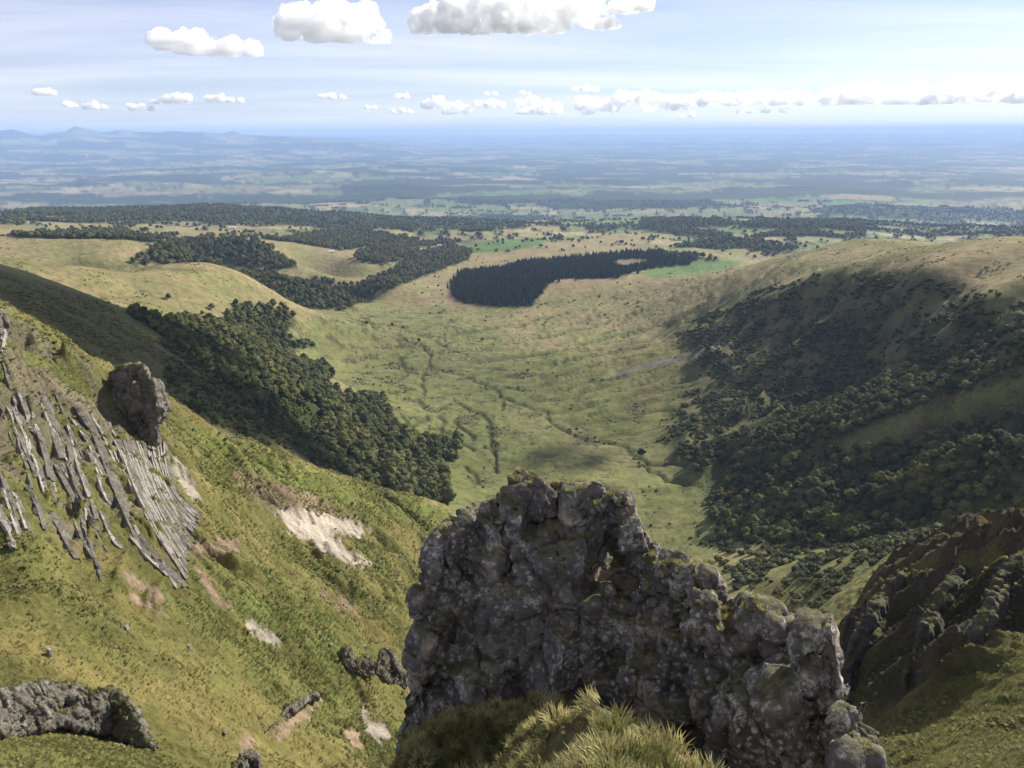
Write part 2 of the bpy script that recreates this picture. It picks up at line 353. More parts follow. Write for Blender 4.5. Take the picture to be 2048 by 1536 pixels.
# streams cut into the valley floor (drawn where they run, carved into the sheet)
def cummax_e(): return np.maximum.accumulate(Z / RR, axis=0)
EG = Z / RR
STREAMS = [
    [(730, 635), (745, 655), (790, 670), (840, 690), (862, 715), (850, 728), (900, 745), (940, 755), (985, 775), (1040, 778), (1085, 782)],
    [(985, 775), (1005, 795), (1060, 812), (1095, 830), (1098, 850), (1150, 870), (1180, 880), (1215, 885), (1260, 900), (1275, 915), (1300, 935), (1330, 955), (1370, 965), (1400, 975)],
    [(860, 735), (840, 760), (850, 780), (835, 800), (845, 815), (880, 825), (900, 800), (935, 815), (970, 830), (978, 850), (982, 880), (990, 905), (985, 930), (995, 960)],
    [(880, 830), (885, 845), (875, 860), (900, 870), (930, 885), (950, 905)],
    [(1085, 782), (1180, 765), (1260, 750)], [(1100, 830), (1230, 800), (1330, 778), (1420, 770)], [(1180, 880), (1280, 862), (1400, 845)],
    [(905, 845), (930, 860), (955, 880)], [(1010, 800), (1000, 815), (1015, 830)], [(1180, 830), (1250, 815), (1330, 800)], [(1140, 850), (1220, 842), (1310, 825), (1380, 812)], [(960, 760), (1040, 752), (1120, 745), (1200, 728)], [(900, 735), (960, 735), (1020, 742)], [(820, 700), (800, 720), (815, 745), (790, 765)],
    [(1290, 925), (1350, 930), (1400, 940)], [(930, 930), (960, 950), (940, 975)], [(1000, 690), (1100, 672), (1200, 650), (1300, 618)], [(960, 660), (1050, 645), (1150, 622)], [(1030, 720), (1130, 700), (1250, 668), (1350, 640)], [(1060, 735), (1180, 712), (1300, 690)],
    [(800, 830), (820, 850), (850, 840), (858, 820)], [(790, 725), (830, 740), (870, 738)], [(760, 645), (800, 655), (850, 672), (900, 700), (960, 720)],
]
stream_d = np.full(X.shape, 1e9)
zone = (RR > 450) & (RR < 1700)
xs_, ys_ = X[zone], Y[zone]
wob = 5 * fbm(xs_ / 22, ys_ / 22, 2, 91)
for sl in STREAMS:
    q = np.array(sl, float); seg = np.r_[0, np.cumsum(np.hypot(*np.diff(q, axis=0).T))]
    tt = np.arange(0, seg[-1], 14.0)
    w = hit(np.interp(tt, seg, q[:, 0]), np.interp(tt, seg, q[:, 1]))[:, :2]
    dd = polydist(xs_ + wob, ys_ + wob[::-1] * 0 + 4 * np.sin(xs_ / 9), w, closed=False)
    stream_d[zone] = np.minimum(stream_d[zone], dd)
Z -= 2.4 * np.exp(-(stream_d / 2.7) ** 2)
# grids for lookups
EG = Z / RR
def Hz(x, y):
    a = np.arctan2(x, y); l = np.log(np.maximum(np.hypot(x, y), 30))
    return bil(Z, np.interp(a, az_g, np.arange(NA)), np.interp(l, lr_g, np.arange(NR)))
CM = cummax_e()
def visible(x, y, z):
    a = np.arctan2(x, y); r = np.maximum(np.hypot(x, y), 31)
    m = bil(CM, np.interp(a, az_g, np.arange(NA)), np.interp(np.log(r * 0.985), lr_g, np.arange(NR)))
    return z / r > m - 2e-4
# ------------------------------------------------------------------ land cover (what grows where), as base colours on the terrain sheet
PX, PY = project(X, Y, Z)
C_TAN = np.array([.205, .172, .085]); C_GREEN = np.array([.105, .115, .034]); C_VAL = np.array([.138, .150, .054]); C_MEAD = np.array([.095, .150, .046])
C_WOOD = np.array([.030, .042, .016]); C_HEATH = np.array([.078, .084, .030]); C_DARK = np.array([.040, .052, .020]); C_ROCK = np.array([.105, .088, .066])
C_PALE = np.array([.33, .29, .235]); C_EARTH = np.array([.23, .175, .115]); C_SCREE = np.array([.125, .115, .100])
col = np.empty(X.shape + (3,)); col[:] = C_TAN
n1 = fbm(X / 120, Y / 120, 4, 101); n2 = fbm(X / 30, Y / 30, 4, 103); n3 = fbm(X / 6, Y / 6, 4, 105); n5 = fbm(X / 1.6, Y / 1.6, 3, 109)
def paint(c, m):
    global col
    m = np.clip(m, 0, 1)[..., None]; col = col * (1 - m) + np.asarray(c) * m
# general tone: tan with greener damp stretches
paint(C_VAL, sstep(-.3, .5, n1 + .4 * n2) * .7)
WOB = 14 * n1 + 8 * n2
def zone_(poly, soft, r0, r1, wob=1.0): return softpoly(PX, PY, poly, soft, WOB * wob) * (RR > r0) * (RR < r1)
# the valley floor: damp green and straw patches
paint(C_VAL, floor * .9)
paint(C_GREEN * 1.15, floor * sstep(0.0, .7, n1 + .5 * n2) * .75)
paint(C_TAN * .95, floor * sstep(.2, .8, -n1 + .6 * n2) * .7)
paint([.12, .085, .040], floor * zone_([(640, 640), (800, 640), (860, 720), (800, 760), (660, 700)], 20, 480, 1700) * sstep(.0, .6, n2 + .3 * n3) * .7)
paint(C_GREEN * .85, zone_([(930, 760), (1150, 700), (1420, 690), (1380, 800), (1300, 900), (1120, 850)], 40, 480, 1500) * (.5 + .5 * sstep(-.3, .4, n2)))
# darker rushes and heath in the rills of the tan slope
paint([.060, .068, .027], tanm * sstep(.35, -.35, rill + .35 * n2) * .85)
paint([.075, .072, .034], floor * sstep(.12, .5, n2 + .5 * n3) * .7)
paint([.050, .062, .024], floor * sstep(.35, .6, n3 + .35 * n2) * .7)
# right: shaded heath slope; plateau
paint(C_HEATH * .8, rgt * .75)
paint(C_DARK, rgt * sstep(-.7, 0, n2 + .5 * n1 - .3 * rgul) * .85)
paint([.13, .12, .045], zone_([(1840, 545), (1690, 560), (1400, 620), (1340, 690), (1500, 660), (1640, 600), (2048, 640), (2300, 660), (2300, 480), (1700, 482)], 25, 500, 1600) * .55 * sstep(-.4, .4, n1))
paint([.135, .130, .045], zone_([(2200, 700), (2048, 745), (1880, 800), (1740, 860), (1660, 895), (1700, 905), (1850, 850), (2048, 800), (2200, 780)], 12, 500, 700, .5) * .9)
paint([.14, .14, .050], zone_([(2200, 980), (2048, 1035), (1850, 1062), (1650, 1105), (1480, 1150), (1500, 1300), (1680, 1250), (1800, 1100), (2048, 1065), (2200, 1050)], 15, 240, 430, .5) * .8)
# left: shaded slope, heath
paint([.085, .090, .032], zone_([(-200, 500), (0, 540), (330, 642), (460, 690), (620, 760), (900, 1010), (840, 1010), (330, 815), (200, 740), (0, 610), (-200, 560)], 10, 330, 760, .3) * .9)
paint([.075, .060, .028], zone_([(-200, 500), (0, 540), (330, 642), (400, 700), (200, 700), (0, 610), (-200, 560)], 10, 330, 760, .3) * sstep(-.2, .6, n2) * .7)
paint([.070, .066, .028], zone_([(90, 528), (180, 526), (330, 535), (480, 540), (330, 541), (180, 534)], 4, 1000, 1500, .4) * .7)
paint([.15, .14, .05], zone_([(120, 545), (300, 600), (420, 640), (260, 625), (160, 580)], 8, 700, 1250, .4) * sstep(-.2, .4, n2) * .6)
# near left slope: green and ochre grass, bilberry
nl = softpoly(PX, PY, [(-300, 600), (0, 610), (210, 740), (330, 815), (500, 900), (905, 1022), (900, 1300), (800, 1800), (-300, 1800)], 4) * (RR < 395)
nr = ((RR < 245) | ((PX < 860) & (RR < 330)) | ((PX < 330) & (RR < 400))) * 1.0
paint([.108, .104, .036], np.maximum(nl, nr))
paint([.092, .104, .032], np.maximum(nl, nr) * sstep(-.1, .5, n2 + .5 * n3) * .8)
paint([.056, .062, .022], np.maximum(nl, nr) * sstep(.12, .5, n3 * .8 + .5 * n2 + .4 * n5 - .1) * .75)
paint([.150, .124, .048], np.maximum(nl, nr) * sstep(.05, .6, -n2 + .5 * n3 + .2 * n1) * .7)
paint([.098, .126, .038], nl * zone_([(430, 1130), (560, 1200), (830, 1320), (800, 1380), (600, 1300), (480, 1230), (180, 1180), (170, 1150)], 25, 60, 300, 1) * sstep(-.3, .4, n3) * .8)
paint([.105, .125, .036], nl * zone_([(330, 820), (520, 905), (760, 985), (910, 1022), (860, 1060), (700, 1010), (450, 930)], 8, 150, 395, .3) * .8)
paint(C_ROCK * 1.15, clf * sstep(.05, .35, n3 * .7 + .35 * n2 + .1 + .25 * n5) * .75)
paint([.07, .075, .026], clf * sstep(.1, .5, -n3 * .8 - .2 * n2) * .6)
m_ = np.maximum(nl, nr)[..., None]; col = col * (1 + m_ * (np.array([1.10, 1.10, 1.08]) - 1))
# bare pale earth and small slips
def slip(poly, c, r0=40, r1=330, soft=7, k=1.0):
    m = softpoly(PX, PY, poly, soft, 9 * n3 + 8 * n5 + 3) * (RR > r0) * (RR < r1)
    paint(np.asarray(c) * .62, sstep(.0, .5, m) * k); paint(c, sstep(.35, .9, m * (1 + .5 * n5 + .35 * n3)) * k)
slip([(545, 1005), (590, 1000), (650, 1015), (700, 1040), (735, 1062), (700, 1072), (665, 1060), (680, 1090), (730, 1125), (700, 1122), (620, 1080), (580, 1055)], C_PALE)
slip([(470, 945), (540, 965), (640, 1005), (690, 1035), (620, 1012), (540, 1010), (500, 985)], [.16, .125, .08], soft=9)
slip([(340, 915), (365, 935), (395, 985), (380, 985), (350, 945)], C_PALE * .75)
slip([(250, 1150), (300, 1175), (330, 1200), (300, 1190)], C_EARTH); slip([(265, 1195), (300, 1210), (345, 1235), (310, 1228)], C_EARTH * 1.4)
slip([(385, 1085), (470, 1080), (480, 1098), (430, 1105), (395, 1108)], C_EARTH * .9); slip([(500, 1252), (525, 1262), (575, 1288), (540, 1280)], C_PALE * .9, soft=4)
slip([(395, 1140), (420, 1165), (455, 1215), (430, 1200)], C_EARTH); slip([(650, 1185), (690, 1205), (715, 1228), (690, 1222)], C_EARTH * .8)
slip([(730, 1425), (765, 1455), (770, 1475), (735, 1460)], C_PALE * .8); slip([(545, 1470), (580, 1430), (640, 1405), (600, 1440), (560, 1475)], C_EARTH)
slip([(690, 1460), (715, 1470), (720, 1495), (700, 1490)], C_EARTH * 1.2); slip([(480, 1480), (505, 1470), (500, 1510), (485, 1515)], C_EARTH)
# the dark rocky ribs on the right
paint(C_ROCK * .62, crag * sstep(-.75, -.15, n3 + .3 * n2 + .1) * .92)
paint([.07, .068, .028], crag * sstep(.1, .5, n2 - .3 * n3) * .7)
# scree tongue on the right
paint(C_SCREE, zone_([(1225, 750), (1300, 735), (1400, 708), (1500, 678), (1520, 660), (1430, 690), (1330, 720), (1240, 742)], 5, 700, 1200, .25))
# stream banks
paint([.055, .060, .024], np.exp(-(stream_d / 3.2) ** 2) * sstep(-.9, .1, n2 + .3) * .95)
paint([.07, .08, .03], floor * np.exp(-(stream_d / 16.0) ** 2) * sstep(.05, .45, n3 + .3 * n2) * .7)
# farmed country beyond: a patchwork of pasture, stubble and woods with hedges
fx = X + 90 * fbm(X / 500, Y / 500, 3, 111); fy = Y + 90 * fbm(X / 500 + 40, Y / 500, 3, 113)
cell = np.where(RR > 9000, 420.0, 230.0)
def patch(cs, s):
    d1, d2, ci = voronoi2(fx / cs, fy / cs, s); return d2 - d1, ci
g1, c1 = patch(210.0, 121); g2, c2 = patch(520.0, 131)
farsel = RR > 8000
edge = np.where(farsel, g2, g1); cid = np.where(farsel, c2, c1)
farm = sstep(2300, 3000, RR)
wood_n = fbm(X / 2600, Y / 1700, 4, 141) + .10 * sstep(8000, 16000, RR) + .15 * sstep(.05, .3, AZ) * sstep(9000, 15000, RR)
tan_b = sstep(.15, -.45, AZ)
fc = np.empty(X.shape + (3,))
fc[:] = [.105, .135, .048]
fc[cid > .40] = [.135, .145, .060]
fc[cid > .62] = [.080, .130, .040]
m = cid > .74 - .16 * tan_b; fc[m] = [.200, .172, .086]
m = cid > .90 - .08 * tan_b; fc[m] = [.235, .200, .110]
m = cid < .10; fc[m] = [.150, .130, .072]
fc *= 1.2; fc *= (1 + .25 * n2 * .5 + .2 * n1)[..., None]
wd = np.clip(sstep(.02, .16, .09 + wood_n + .55 * (hash2(np.floor(cid * 9999), np.floor(cid * 777), 5) - .5) + .15 * n1), 0, 1)
hedge = sstep(.14, .05, edge + .05 * n2) * (n1 + .6 * n2 > -.45) * sstep(40000, 15000, RR)
fc = fc * (1 - wd[..., None]) + C_WOOD * 1.15 * wd[..., None]
fc = fc * (1 - .85 * hedge[..., None]) + C_WOOD * .85 * hedge[..., None]
m = farm[..., None]; col = col * (1 - m) + fc * m
# named fields and woods
MEADOWS = [[(905, 490), (940, 485), (1060, 475), (1110, 478), (1060, 495), (960, 508), (930, 500)], [(1275, 548), (1330, 530), (1410, 518), (1485, 522), (1470, 535), (1380, 550), (1310, 556)]]
TANF = [[(100, 455), (170, 445), (255, 443), (262, 462), (200, 466), (120, 462)], [(370, 462), (480, 452), (500, 458), (440, 470), (385, 470)], [(0, 465), (50, 468), (30, 488), (0, 490)],
        [(770, 560), (860, 525), (960, 510), (1200, 470), (1290, 460), (1310, 480), (1240, 505), (1100, 515), (980, 535), (900, 560), (800, 570)], [(590, 535), (660, 510), (715, 500), (700, 520), (640, 532)]]
for p in TANF: paint(C_TAN * 1.05, zone_(p, 4, 1300, 5200, .3))
for p in MEADOWS: paint(C_MEAD, zone_(p, 3, 1500, 4000, .1))
WOODS = {
    'left': ([(250, 625), (330, 645), (440, 645), (480, 612), (570, 610), (592, 640), (565, 680), (628, 684), (630, 696), (540, 702), (600, 720), (655, 735), (668, 755), (640, 768), (700, 790), (770, 800), (785, 850), (830, 882), (915, 888), (918, 918), (878, 930), (900, 1000), (900, 1022), (820, 1000), (700, 965), (620, 930), (560, 880), (520, 830), (480, 800), (425, 750), (360, 700), (300, 660)], 400, 1300),
    'gorge': ([(400, 592), (420, 568), (450, 548), (520, 542), (580, 558), (640, 556), (700, 575), (740, 560), (800, 530), (860, 500), (900, 492), (945, 500), (935, 520), (870, 545), (800, 570), (730, 602), (690, 622), (600, 616), (540, 600), (470, 600)], 1300, 3200),
    'hillwood': ([(255, 527), (300, 500), (335, 482), (450, 472), (560, 478), (620, 468), (690, 460), (770, 447), (900, 470), (985, 442), (1000, 452), (940, 482), (860, 492), (830, 492), (760, 486), (720, 495), (650, 505), (580, 537), (420, 532)], 1300, 5200),
    'leftfar': ([(0, 508), (-60, 500), (40, 470), (130, 462), (300, 462), (372, 466), (330, 478), (300, 484), (100, 505)], 1600, 3600),
    'far': ([(0, 448), (-60, 440), (60, 418), (300, 405), (520, 400), (600, 412), (520, 432), (300, 440), (150, 447)], 2800, 6500),
    'island': ([(712, 505), (760, 492), (835, 490), (842, 515), (760, 530), (715, 522)], 1600, 3200),
    'ridge': ([(1180, 402), (1400, 392), (1600, 396), (1720, 430), (1735, 472), (1625, 490), (1560, 510), (1430, 521), (1340, 520), (1300, 505), (1430, 478), (1265, 458), (1290, 440), (1200, 425)], 1900, 6500),
}
CONIF = [(900, 568), (925, 545), (1000, 538), (1050, 525), (1200, 512), (1260, 505), (1330, 506), (1390, 518), (1370, 528), (1280, 540), (1230, 556), (1115, 558), (1095, 570), (1062, 612), (1000, 612), (925, 606), (905, 590)]
woodm = np.zeros(X.shape)
_d1, _d2, _ci = voronoi2(fx / 260, fy / 330, 151)
GLADE = 1.0 - (_ci > .66) * sstep(.02, .08, _d2 - _d1 + .06 * n2) * (RR > 1750)      # fields let into the farther woods
for k, (p, r0, r1) in WOODS.items():
    m = softpoly(PX, PY, p, 3, 6 * n2) * (RR > r0) * (RR < r1) * (GLADE if k not in ('left', 'gorge') else 1); woodm = np.maximum(woodm, m)
paint(C_WOOD, woodm * .92)
conm = softpoly(PX, PY, CONIF, 2, 5 * n3 + 4 * n2) * (RR > 1400) * (RR < 3000)
paint(C_WOOD * .7, conm)
paint([.20, .16, .09], zone_([(1215, 530), (1240, 518), (1300, 515), (1290, 530), (1250, 540)], 3, 1400, 3000, .2) * .8)
paint([.24, .17, .105], zone_([(1095, 566), (1150, 556), (1250, 562), (1200, 570), (1110, 575)], 4, 1300, 2000, .4) * .7)
paint([.19, .13, .08], zone_([(870, 590), (905, 575), (915, 600), (960, 612), (900, 612)], 5, 1300, 2000, .5) * .7)
col *= (1 + .10 * n3 + .10 * n2)[..., None]
col = np.clip(col, .008, .7)

# ------------------------------------------------------------------ terrain sheet
V = np.stack([X, Y, Z + CZ], -1).reshape(-1, 3)
ii = np.arange(NR * NA).reshape(NR, NA)
Fq = np.stack([ii[:-1, :-1], ii[:-1, 1:], ii[1:, 1:], ii[1:, :-1]], -1).reshape(-1, 4)[:, ::-1]
tme = npmesh('terrain', V, Fq, smooth=True)
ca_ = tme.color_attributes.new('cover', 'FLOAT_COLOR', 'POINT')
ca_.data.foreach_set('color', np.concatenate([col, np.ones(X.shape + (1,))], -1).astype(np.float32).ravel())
def mat_new(name):
    m = bpy.data.materials.new(name); m.use_nodes = True; m.node_tree.nodes.clear()
    o = N(m.node_tree, 'ShaderNodeOutputMaterial'); b = N(m.node_tree, 'ShaderNodeBsdfPrincipled')
    m.node_tree.links.new(b.outputs[0], o.inputs[0]); b.inputs['Roughness'].default_value = .9
    b.inputs['Specular IOR Level'].default_value = .2
    return m, m.node_tree, b
def nz(nt, scale, detail=4, rough=.6, vec=None):
    n = N(nt, 'ShaderNodeTexNoise'); n.inputs['Scale'].default_value = scale; n.inputs['Detail'].default_value = detail; n.inputs['Roughness'].default_value = rough
    if vec is not None: nt.links.new(vec, n.inputs['Vector'])
    return n
def mrange(nt, src, a, b, c, d):
    n = N(nt, 'ShaderNodeMapRange'); n.inputs[1].default_value = a; n.inputs[2].default_value = b; n.inputs[3].default_value = c; n.inputs[4].default_value = d
    nt.links.new(src, n.inputs[0]); return n.outputs[0]
def mixc(nt, fac, a, b, mode='MIX'):
    n = N(nt, 'ShaderNodeMix', data_type='RGBA', blend_type=mode)
    for i, v in ((0, fac), (6, a), (7, b)):
        if hasattr(v, 'is_linked'): nt.links.new(v, n.inputs[i])
        elif i == 0: n.inputs[0].default_value = v
        else: n.inputs[i].default_value = tuple(v) + (1,)
    return n.outputs[2]
def mul(nt, a, b):
    n = N(nt, 'ShaderNodeMath', operation='MULTIPLY')
    for i, v in ((0, a), (1, b)):
        if hasattr(v, 'is_linked'): nt.links.new(v, n.inputs[i])
        else: n.inputs[i].default_value = v
    return n.outputs[0]
tm, nt, b = mat_new('terrain')
at = N(nt, 'ShaderNodeAttribute', attribute_name='cover'); gp = N(nt, 'ShaderNodeNewGeometry')
a1 = nz(nt, 1.1, 7, .72, gp.outputs['Position']); a2 = nz(nt, .09, 5, .6, gp.outputs['Position']); a3 = nz(nt, .012, 5, .6, gp.outputs['Position'])
f = mul(nt, mul(nt, mrange(nt, a1.outputs[0], .3, .7, .62, 1.38), mrange(nt, a2.outputs[0], .3, .7, .72, 1.28)), mrange(nt, a3.outputs[0], .3, .7, .85, 1.15))
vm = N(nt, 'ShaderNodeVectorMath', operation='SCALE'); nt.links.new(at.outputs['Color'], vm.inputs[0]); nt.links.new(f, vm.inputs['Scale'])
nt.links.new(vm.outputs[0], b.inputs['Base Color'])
bp = N(nt, 'ShaderNodeBump'); bp.inputs['Strength'].default_value = .9; bp.inputs['Distance'].default_value = .6
nt.links.new(a1.outputs[0], bp.inputs['Height'])
bp2 = N(nt, 'ShaderNodeBump'); bp2.inputs['Strength'].default_value = .6; bp2.inputs['Distance'].default_value = 3.0
nt.links.new(a2.outputs[0], bp2.inputs['Height']); nt.links.new(bp.outputs[0], bp2.inputs['Normal']); nt.links.new(bp2.outputs[0], b.inputs['Normal'])
b.inputs['Specular IOR Level'].default_value = .05
terrain = obj('terrain', tme, tm); tag(terrain, 'grassy mountain slopes, flat valley floor and far farmed plain', 'terrain', kind='structure')
# ------------------------------------------------------------------ plants: prototypes
def ico(sub):
    bm = bmesh.new(); bmesh.ops.create_icosphere(bm, subdivisions=sub, radius=1.0)
    v = np.array([q.co[:] for q in bm.verts]); f = np.array([[q.index for q in p.verts] for p in bm.faces]); bm.free(); return v, f
ICO1, ICO2, ICO3 = ico(1), ico(2), ico(3)
def join(parts):
    vs_, fs_, o = [], [], 0
    for v, f in parts:
        if f.shape[1] == 3: f = np.c_[f, f[:, 2]]           # marks a triangle
        vs_.append(v); fs_.append(f + o); o += len(v)
    return np.concatenate(vs_), np.concatenate(fs_)
def tri(f): 
    q = f[f[:, 2] != f[:, 3]]; t = f[f[:, 2] == f[:, 3]][:, :3]
    return np.concatenate([t, q[:, [0, 1, 2]], q[:, [0, 2, 3]]])
def leaves(g, n, centre, rad, size, squash=(1, 1, 1)):
    """small leaf sprays spread over a lobe"""
    d = g.normal(size=(n, 3)); d /= np.linalg.norm(d, axis=1)[:, None]
    p = centre + d * np.array(squash) * rad * g.uniform(.86, 1.12, (n, 1))
    t = np.cross(d, g.normal(size=(n, 3))); t /= np.linalg.norm(t, axis=1)[:, None]
    u = np.cross(d, t) * .8 + d * g.uniform(-.6, .6, (n, 1))
    s = size * g.uniform(.6, 1.3, (n, 1))
    v = np.stack([p - t * s - u * s * .6, p + t * s - u * s * .5, p + t * s * .7 + u * s, p - t * s * .6 + u * s * .8], 1).reshape(-1, 3)
    return v, np.arange(4 * n).reshape(n, 4)
def lobe(g, base, c, r, amp=.22, sq=.85):
    v, f = base; s = g.integers(0, 999)
    w = v * (1 + amp * noise3(v * 1.9 + s, int(s))[:, None] + amp * .6 * noise3(v * 4.3 + s, int(s))[:, None])
    return w * np.array([r, r, r * sq]) + c, f
def tube(pts, rad, k=5):
    pts = np.asarray(pts, float); n = len(pts); v = []
    for i in range(n):
        d = pts[min(i + 1, n - 1)] - pts[max(i - 1, 0)]; d /= np.linalg.norm(d)
        a = np.cross(d, [0.3, 1, 0.1]); a /= np.linalg.norm(a); bb = np.cross(d, a)
        for j in range(k):
            t = 2 * math.pi * j / k; v.append(pts[i] + rad[i] * (a * math.cos(t) + bb * math.sin(t)))
    f = [[i * k + j, i * k + (j + 1) % k, (i + 1) * k + (j + 1) % k, (i + 1) * k + j] for i in range(n - 1) for j in range(k)]
    return np.array(v), np.array(f)
def veg_mat(name, c1, c2, var=.45, trans=0.0):
    m, nt, b = mat_new(name)
    oi = N(nt, 'ShaderNodeObjectInfo'); gp = N(nt, 'ShaderNodeNewGeometry')
    n = nz(nt, .7, 3, .6, gp.outputs['Position'])
    f = N(nt, 'ShaderNodeMath', operation='ADD'); nt.links.new(mul(nt, oi.outputs['Random'], .7), f.inputs[0]); nt.links.new(mrange(nt, n.outputs[0], .3, .7, -.1, .4), f.inputs[1])
    f.use_clamp = True
    c = mixc(nt, f.outputs[0], c1, c2)
    v = mrange(nt, oi.outputs['Random'], 0, 1, 1 - var, 1 + var)
    vm = N(nt, 'ShaderNodeVectorMath', operation='SCALE'); nt.links.new(c, vm.inputs[0]); nt.links.new(v, vm.inputs['Scale'])
    nt.links.new(vm.outputs[0], b.inputs['Base Color']); b.inputs['Roughness'].default_value = .75
    tl_ = N(nt, 'ShaderNodeBsdfTranslucent'); nt.links.new(vm.outputs[0], tl_.inputs['Color']); ms = N(nt, 'ShaderNodeMixShader'); ms.inputs[0].default_value = .35
    out_ = [q for q in nt.nodes if q.type == 'OUTPUT_MATERIAL'][0]; nt.links.new(b.outputs[0], ms.inputs[1]); nt.links.new(tl_.outputs[0], ms.inputs[2]); nt.links.new(ms.outputs[0], out_.inputs[0])
    b.inputs['Specular IOR Level'].default_value = .18
    return m
M_BEECH = veg_mat('beech_leaves', (.060, .086, .025), (.135, .130, .042))
M_CONIF = veg_mat('conifer_needles', (.036, .056, .026), (.078, .092, .040), .6)
M_SHRUB = veg_mat('shrub_leaves', (.050, .068, .022), (.095, .095, .034))
M_HEATH = veg_mat('heath_and_grass', (.125, .145, .044), (.230, .200, .078), .25)
M_STRAW = veg_mat('tussock_grass', (.17, .175, .06), (.40, .35, .16), .25)
M_TURF = veg_mat('short_turf', (.10, .12, .036), (.20, .20, .07), .25)
M_BARK, nt_, b_ = mat_new('bark'); _n = nz(nt_, 3.0, 4); nt_.links.new(mixc(nt_, _n.outputs[0], (.05, .04, .03), (.11, .09, .07)), b_.inputs['Base Color'])

def beech(seed, tall=1.0):
    """a broad crown about 10 m across; returns crown mesh and trunk mesh"""
    g = np.random.default_rng(seed); P = []
    h = 5.2 * tall
    P.append(lobe(g, ICO2, np.array([0, 0, h]), 3.5, .25, .9 * tall))
    for k in range(7):
        t = 2 * math.pi * (k / 7 + g.uniform(-.05, .05)); rr = g.uniform(2.2, 3.2)
        P.append(lobe(g, ICO1, np.array([rr * math.cos(t), rr * math.sin(t), h + g.uniform(-1.6, .9)]), g.uniform(1.5, 2.2), .25))
    for k in range(4):
        t = g.uniform(0, 6.28); P.append(lobe(g, ICO1, np.array([1.4 * math.cos(t), 1.4 * math.sin(t), h + g.uniform(1.6, 2.9) * tall]), g.uniform(1.2, 1.9), .25))
    for k in range(1, 12):
        c = P[k][0].mean(0); P.append(leaves(g, 26, c, 1.95, .34, (1, 1, .85)))
    P.append(leaves(g, 60, np.array([0, 0, h + .3]), 4.0, .34, (1, 1, .85 * tall)))
    v, f = join(P)
    crown = npmesh('beech_crown', v, tri(f)); crown.materials.append(M_BEECH)
    T = [tube([(0, 0, -1), (0.1, 0, 1.2), (.05, .1, 3), (0, .1, h)], [.42, .30, .24, .12])]
    for k in range(5):
        t = 6.28 * k / 5 + g.uniform(0, .8); T.append(tube([(0.05, .05, 2.2 + .3 * k), (1.2 * math.cos(t), 1.2 * math.sin(t), 3.6 + .3 * k), (2.4 * math.cos(t), 2.4 * math.sin(t), 4.8 + .2 * k)], [.16, .1, .04], 4))
    v, f = join(T); trunk = npmesh('trunk', v, tri(f)); trunk.materials.append(M_BARK)
    return crown, trunk
def conifer(seed):
    """a spruce about 16 m tall, of drooping whorls"""
    g = np.random.default_rng(seed); v = []; f = []; tiers = 9; top = 16.0
    for k in range(tiers):
        z0 = 1.6 + (top - 2.2) * k / tiers; rad = 2.6 * (1 - k / tiers) ** .85 + .25; nb = 9; o = len(v)
        v.append((0, 0, z0 + 2.9 * (1 - .3 * k / tiers)))
        for j in range(nb * 2):
            t = math.pi * j / nb + k; q = rad * (g.uniform(.85, 1.15) if j % 2 == 0 else g.uniform(.42, .6))
            v.append((q * math.cos(t), q * math.sin(t), z0 - (.35 if j % 2 == 0 else -.25) + g.uniform(-.2, .2)))
        for j in range(nb * 2): f.append((o, o + 1 + j, o + 1 + (j + 1) % (nb * 2)))
    v = np.array(v); f = np.array(f)
    cr_ = npmesh('spruce_crown', v, f); cr_.materials.append(M_CONIF)
    tv, tf = tube([(0, 0, -1), (0, 0, 6), (0, 0, 15)], [.26, .2, .05])
    tr = npmesh('trunk', tv, tri(join([(tv, tf)])[1])); tr.materials.append(M_BARK)
    return cr_, tr
def shrub(seed):
    g = np.random.default_rng(seed); P = []
    for k in range(5):
        t = 6.28 * k / 5 + g.uniform(-.4, .4); q = g.uniform(.3, .9)
        c = np.array([q * math.cos(t), q * math.sin(t), g.uniform(.5, 1.1)]); r = g.uniform(.6, .95)
        P.append(lobe(g, ICO1, c, r, .28)); P.append(leaves(g, 22, c, r * 1.02, .17))
    v, f = join(P); me = npmesh('shrub', v, tri(f)); me.materials.append(M_SHRUB); return me
def tuft(seed, n, h, spread, w, mat, name):
    """a clump of bent blades"""
    g = np.random.default_rng(seed); v = []; f = []
    for k in range(n):
        t = g.uniform(0, 6.28); q = spread * math.sqrt(g.uniform()) ; bx, by = q * math.cos(t) * .5, q * math.sin(t) * .5
        t2 = t + g.uniform(-.8, .8); lean = g.uniform(.2, .9); hh = h * g.uniform(.6, 1.15); ww = w * g.uniform(.7, 1.3)
        sx, sy = -math.sin(t2) * ww, math.cos(t2) * ww; o = len(v)
        for s, (kx, kz) in enumerate(((0, -.06), (.35, .62), (.85, 1.0))):
            x = bx + math.cos(t2) * lean * hh * kx; y = by + math.sin(t2) * lean * hh * kx; z = hh * kz * (1 - .25 * lean * (s == 2)); m = (1, .8, .12)[s]
            v += [(x - sx * m, y - sy * m, z), (x + sx * m, y + sy * m, z)]
        f += [(o, o + 1, o + 3, o + 2), (o + 2, o + 3, o + 5, o + 4)]
    me = npmesh(name, np.array(v), np.array(f)); me.materials.append(mat); return me
def heath(seed):
    g = np.random.default_rng(seed); P = []
    for k in range(3):
        t = g.uniform(0, 6.28); c = np.array([.3 * math.cos(t), .3 * math.sin(t), .08]); P.append(lobe(g, ICO1, c, g.uniform(.28, .45), .35, .6)); P.append(leaves(g, 14, c, .42, .10, (1, 1, .6)))
    v, f = join(P); me = npmesh('heath_clump', v, tri(f)); me.materials.append(M_HEATH); return me
BEECH = [beech(s, t) for s, t in ((1, 1.0), (2, 1.15), (3, .88), (4, 1.05))]
SPRUCE = [conifer(s) for s in (5, 6, 7)]
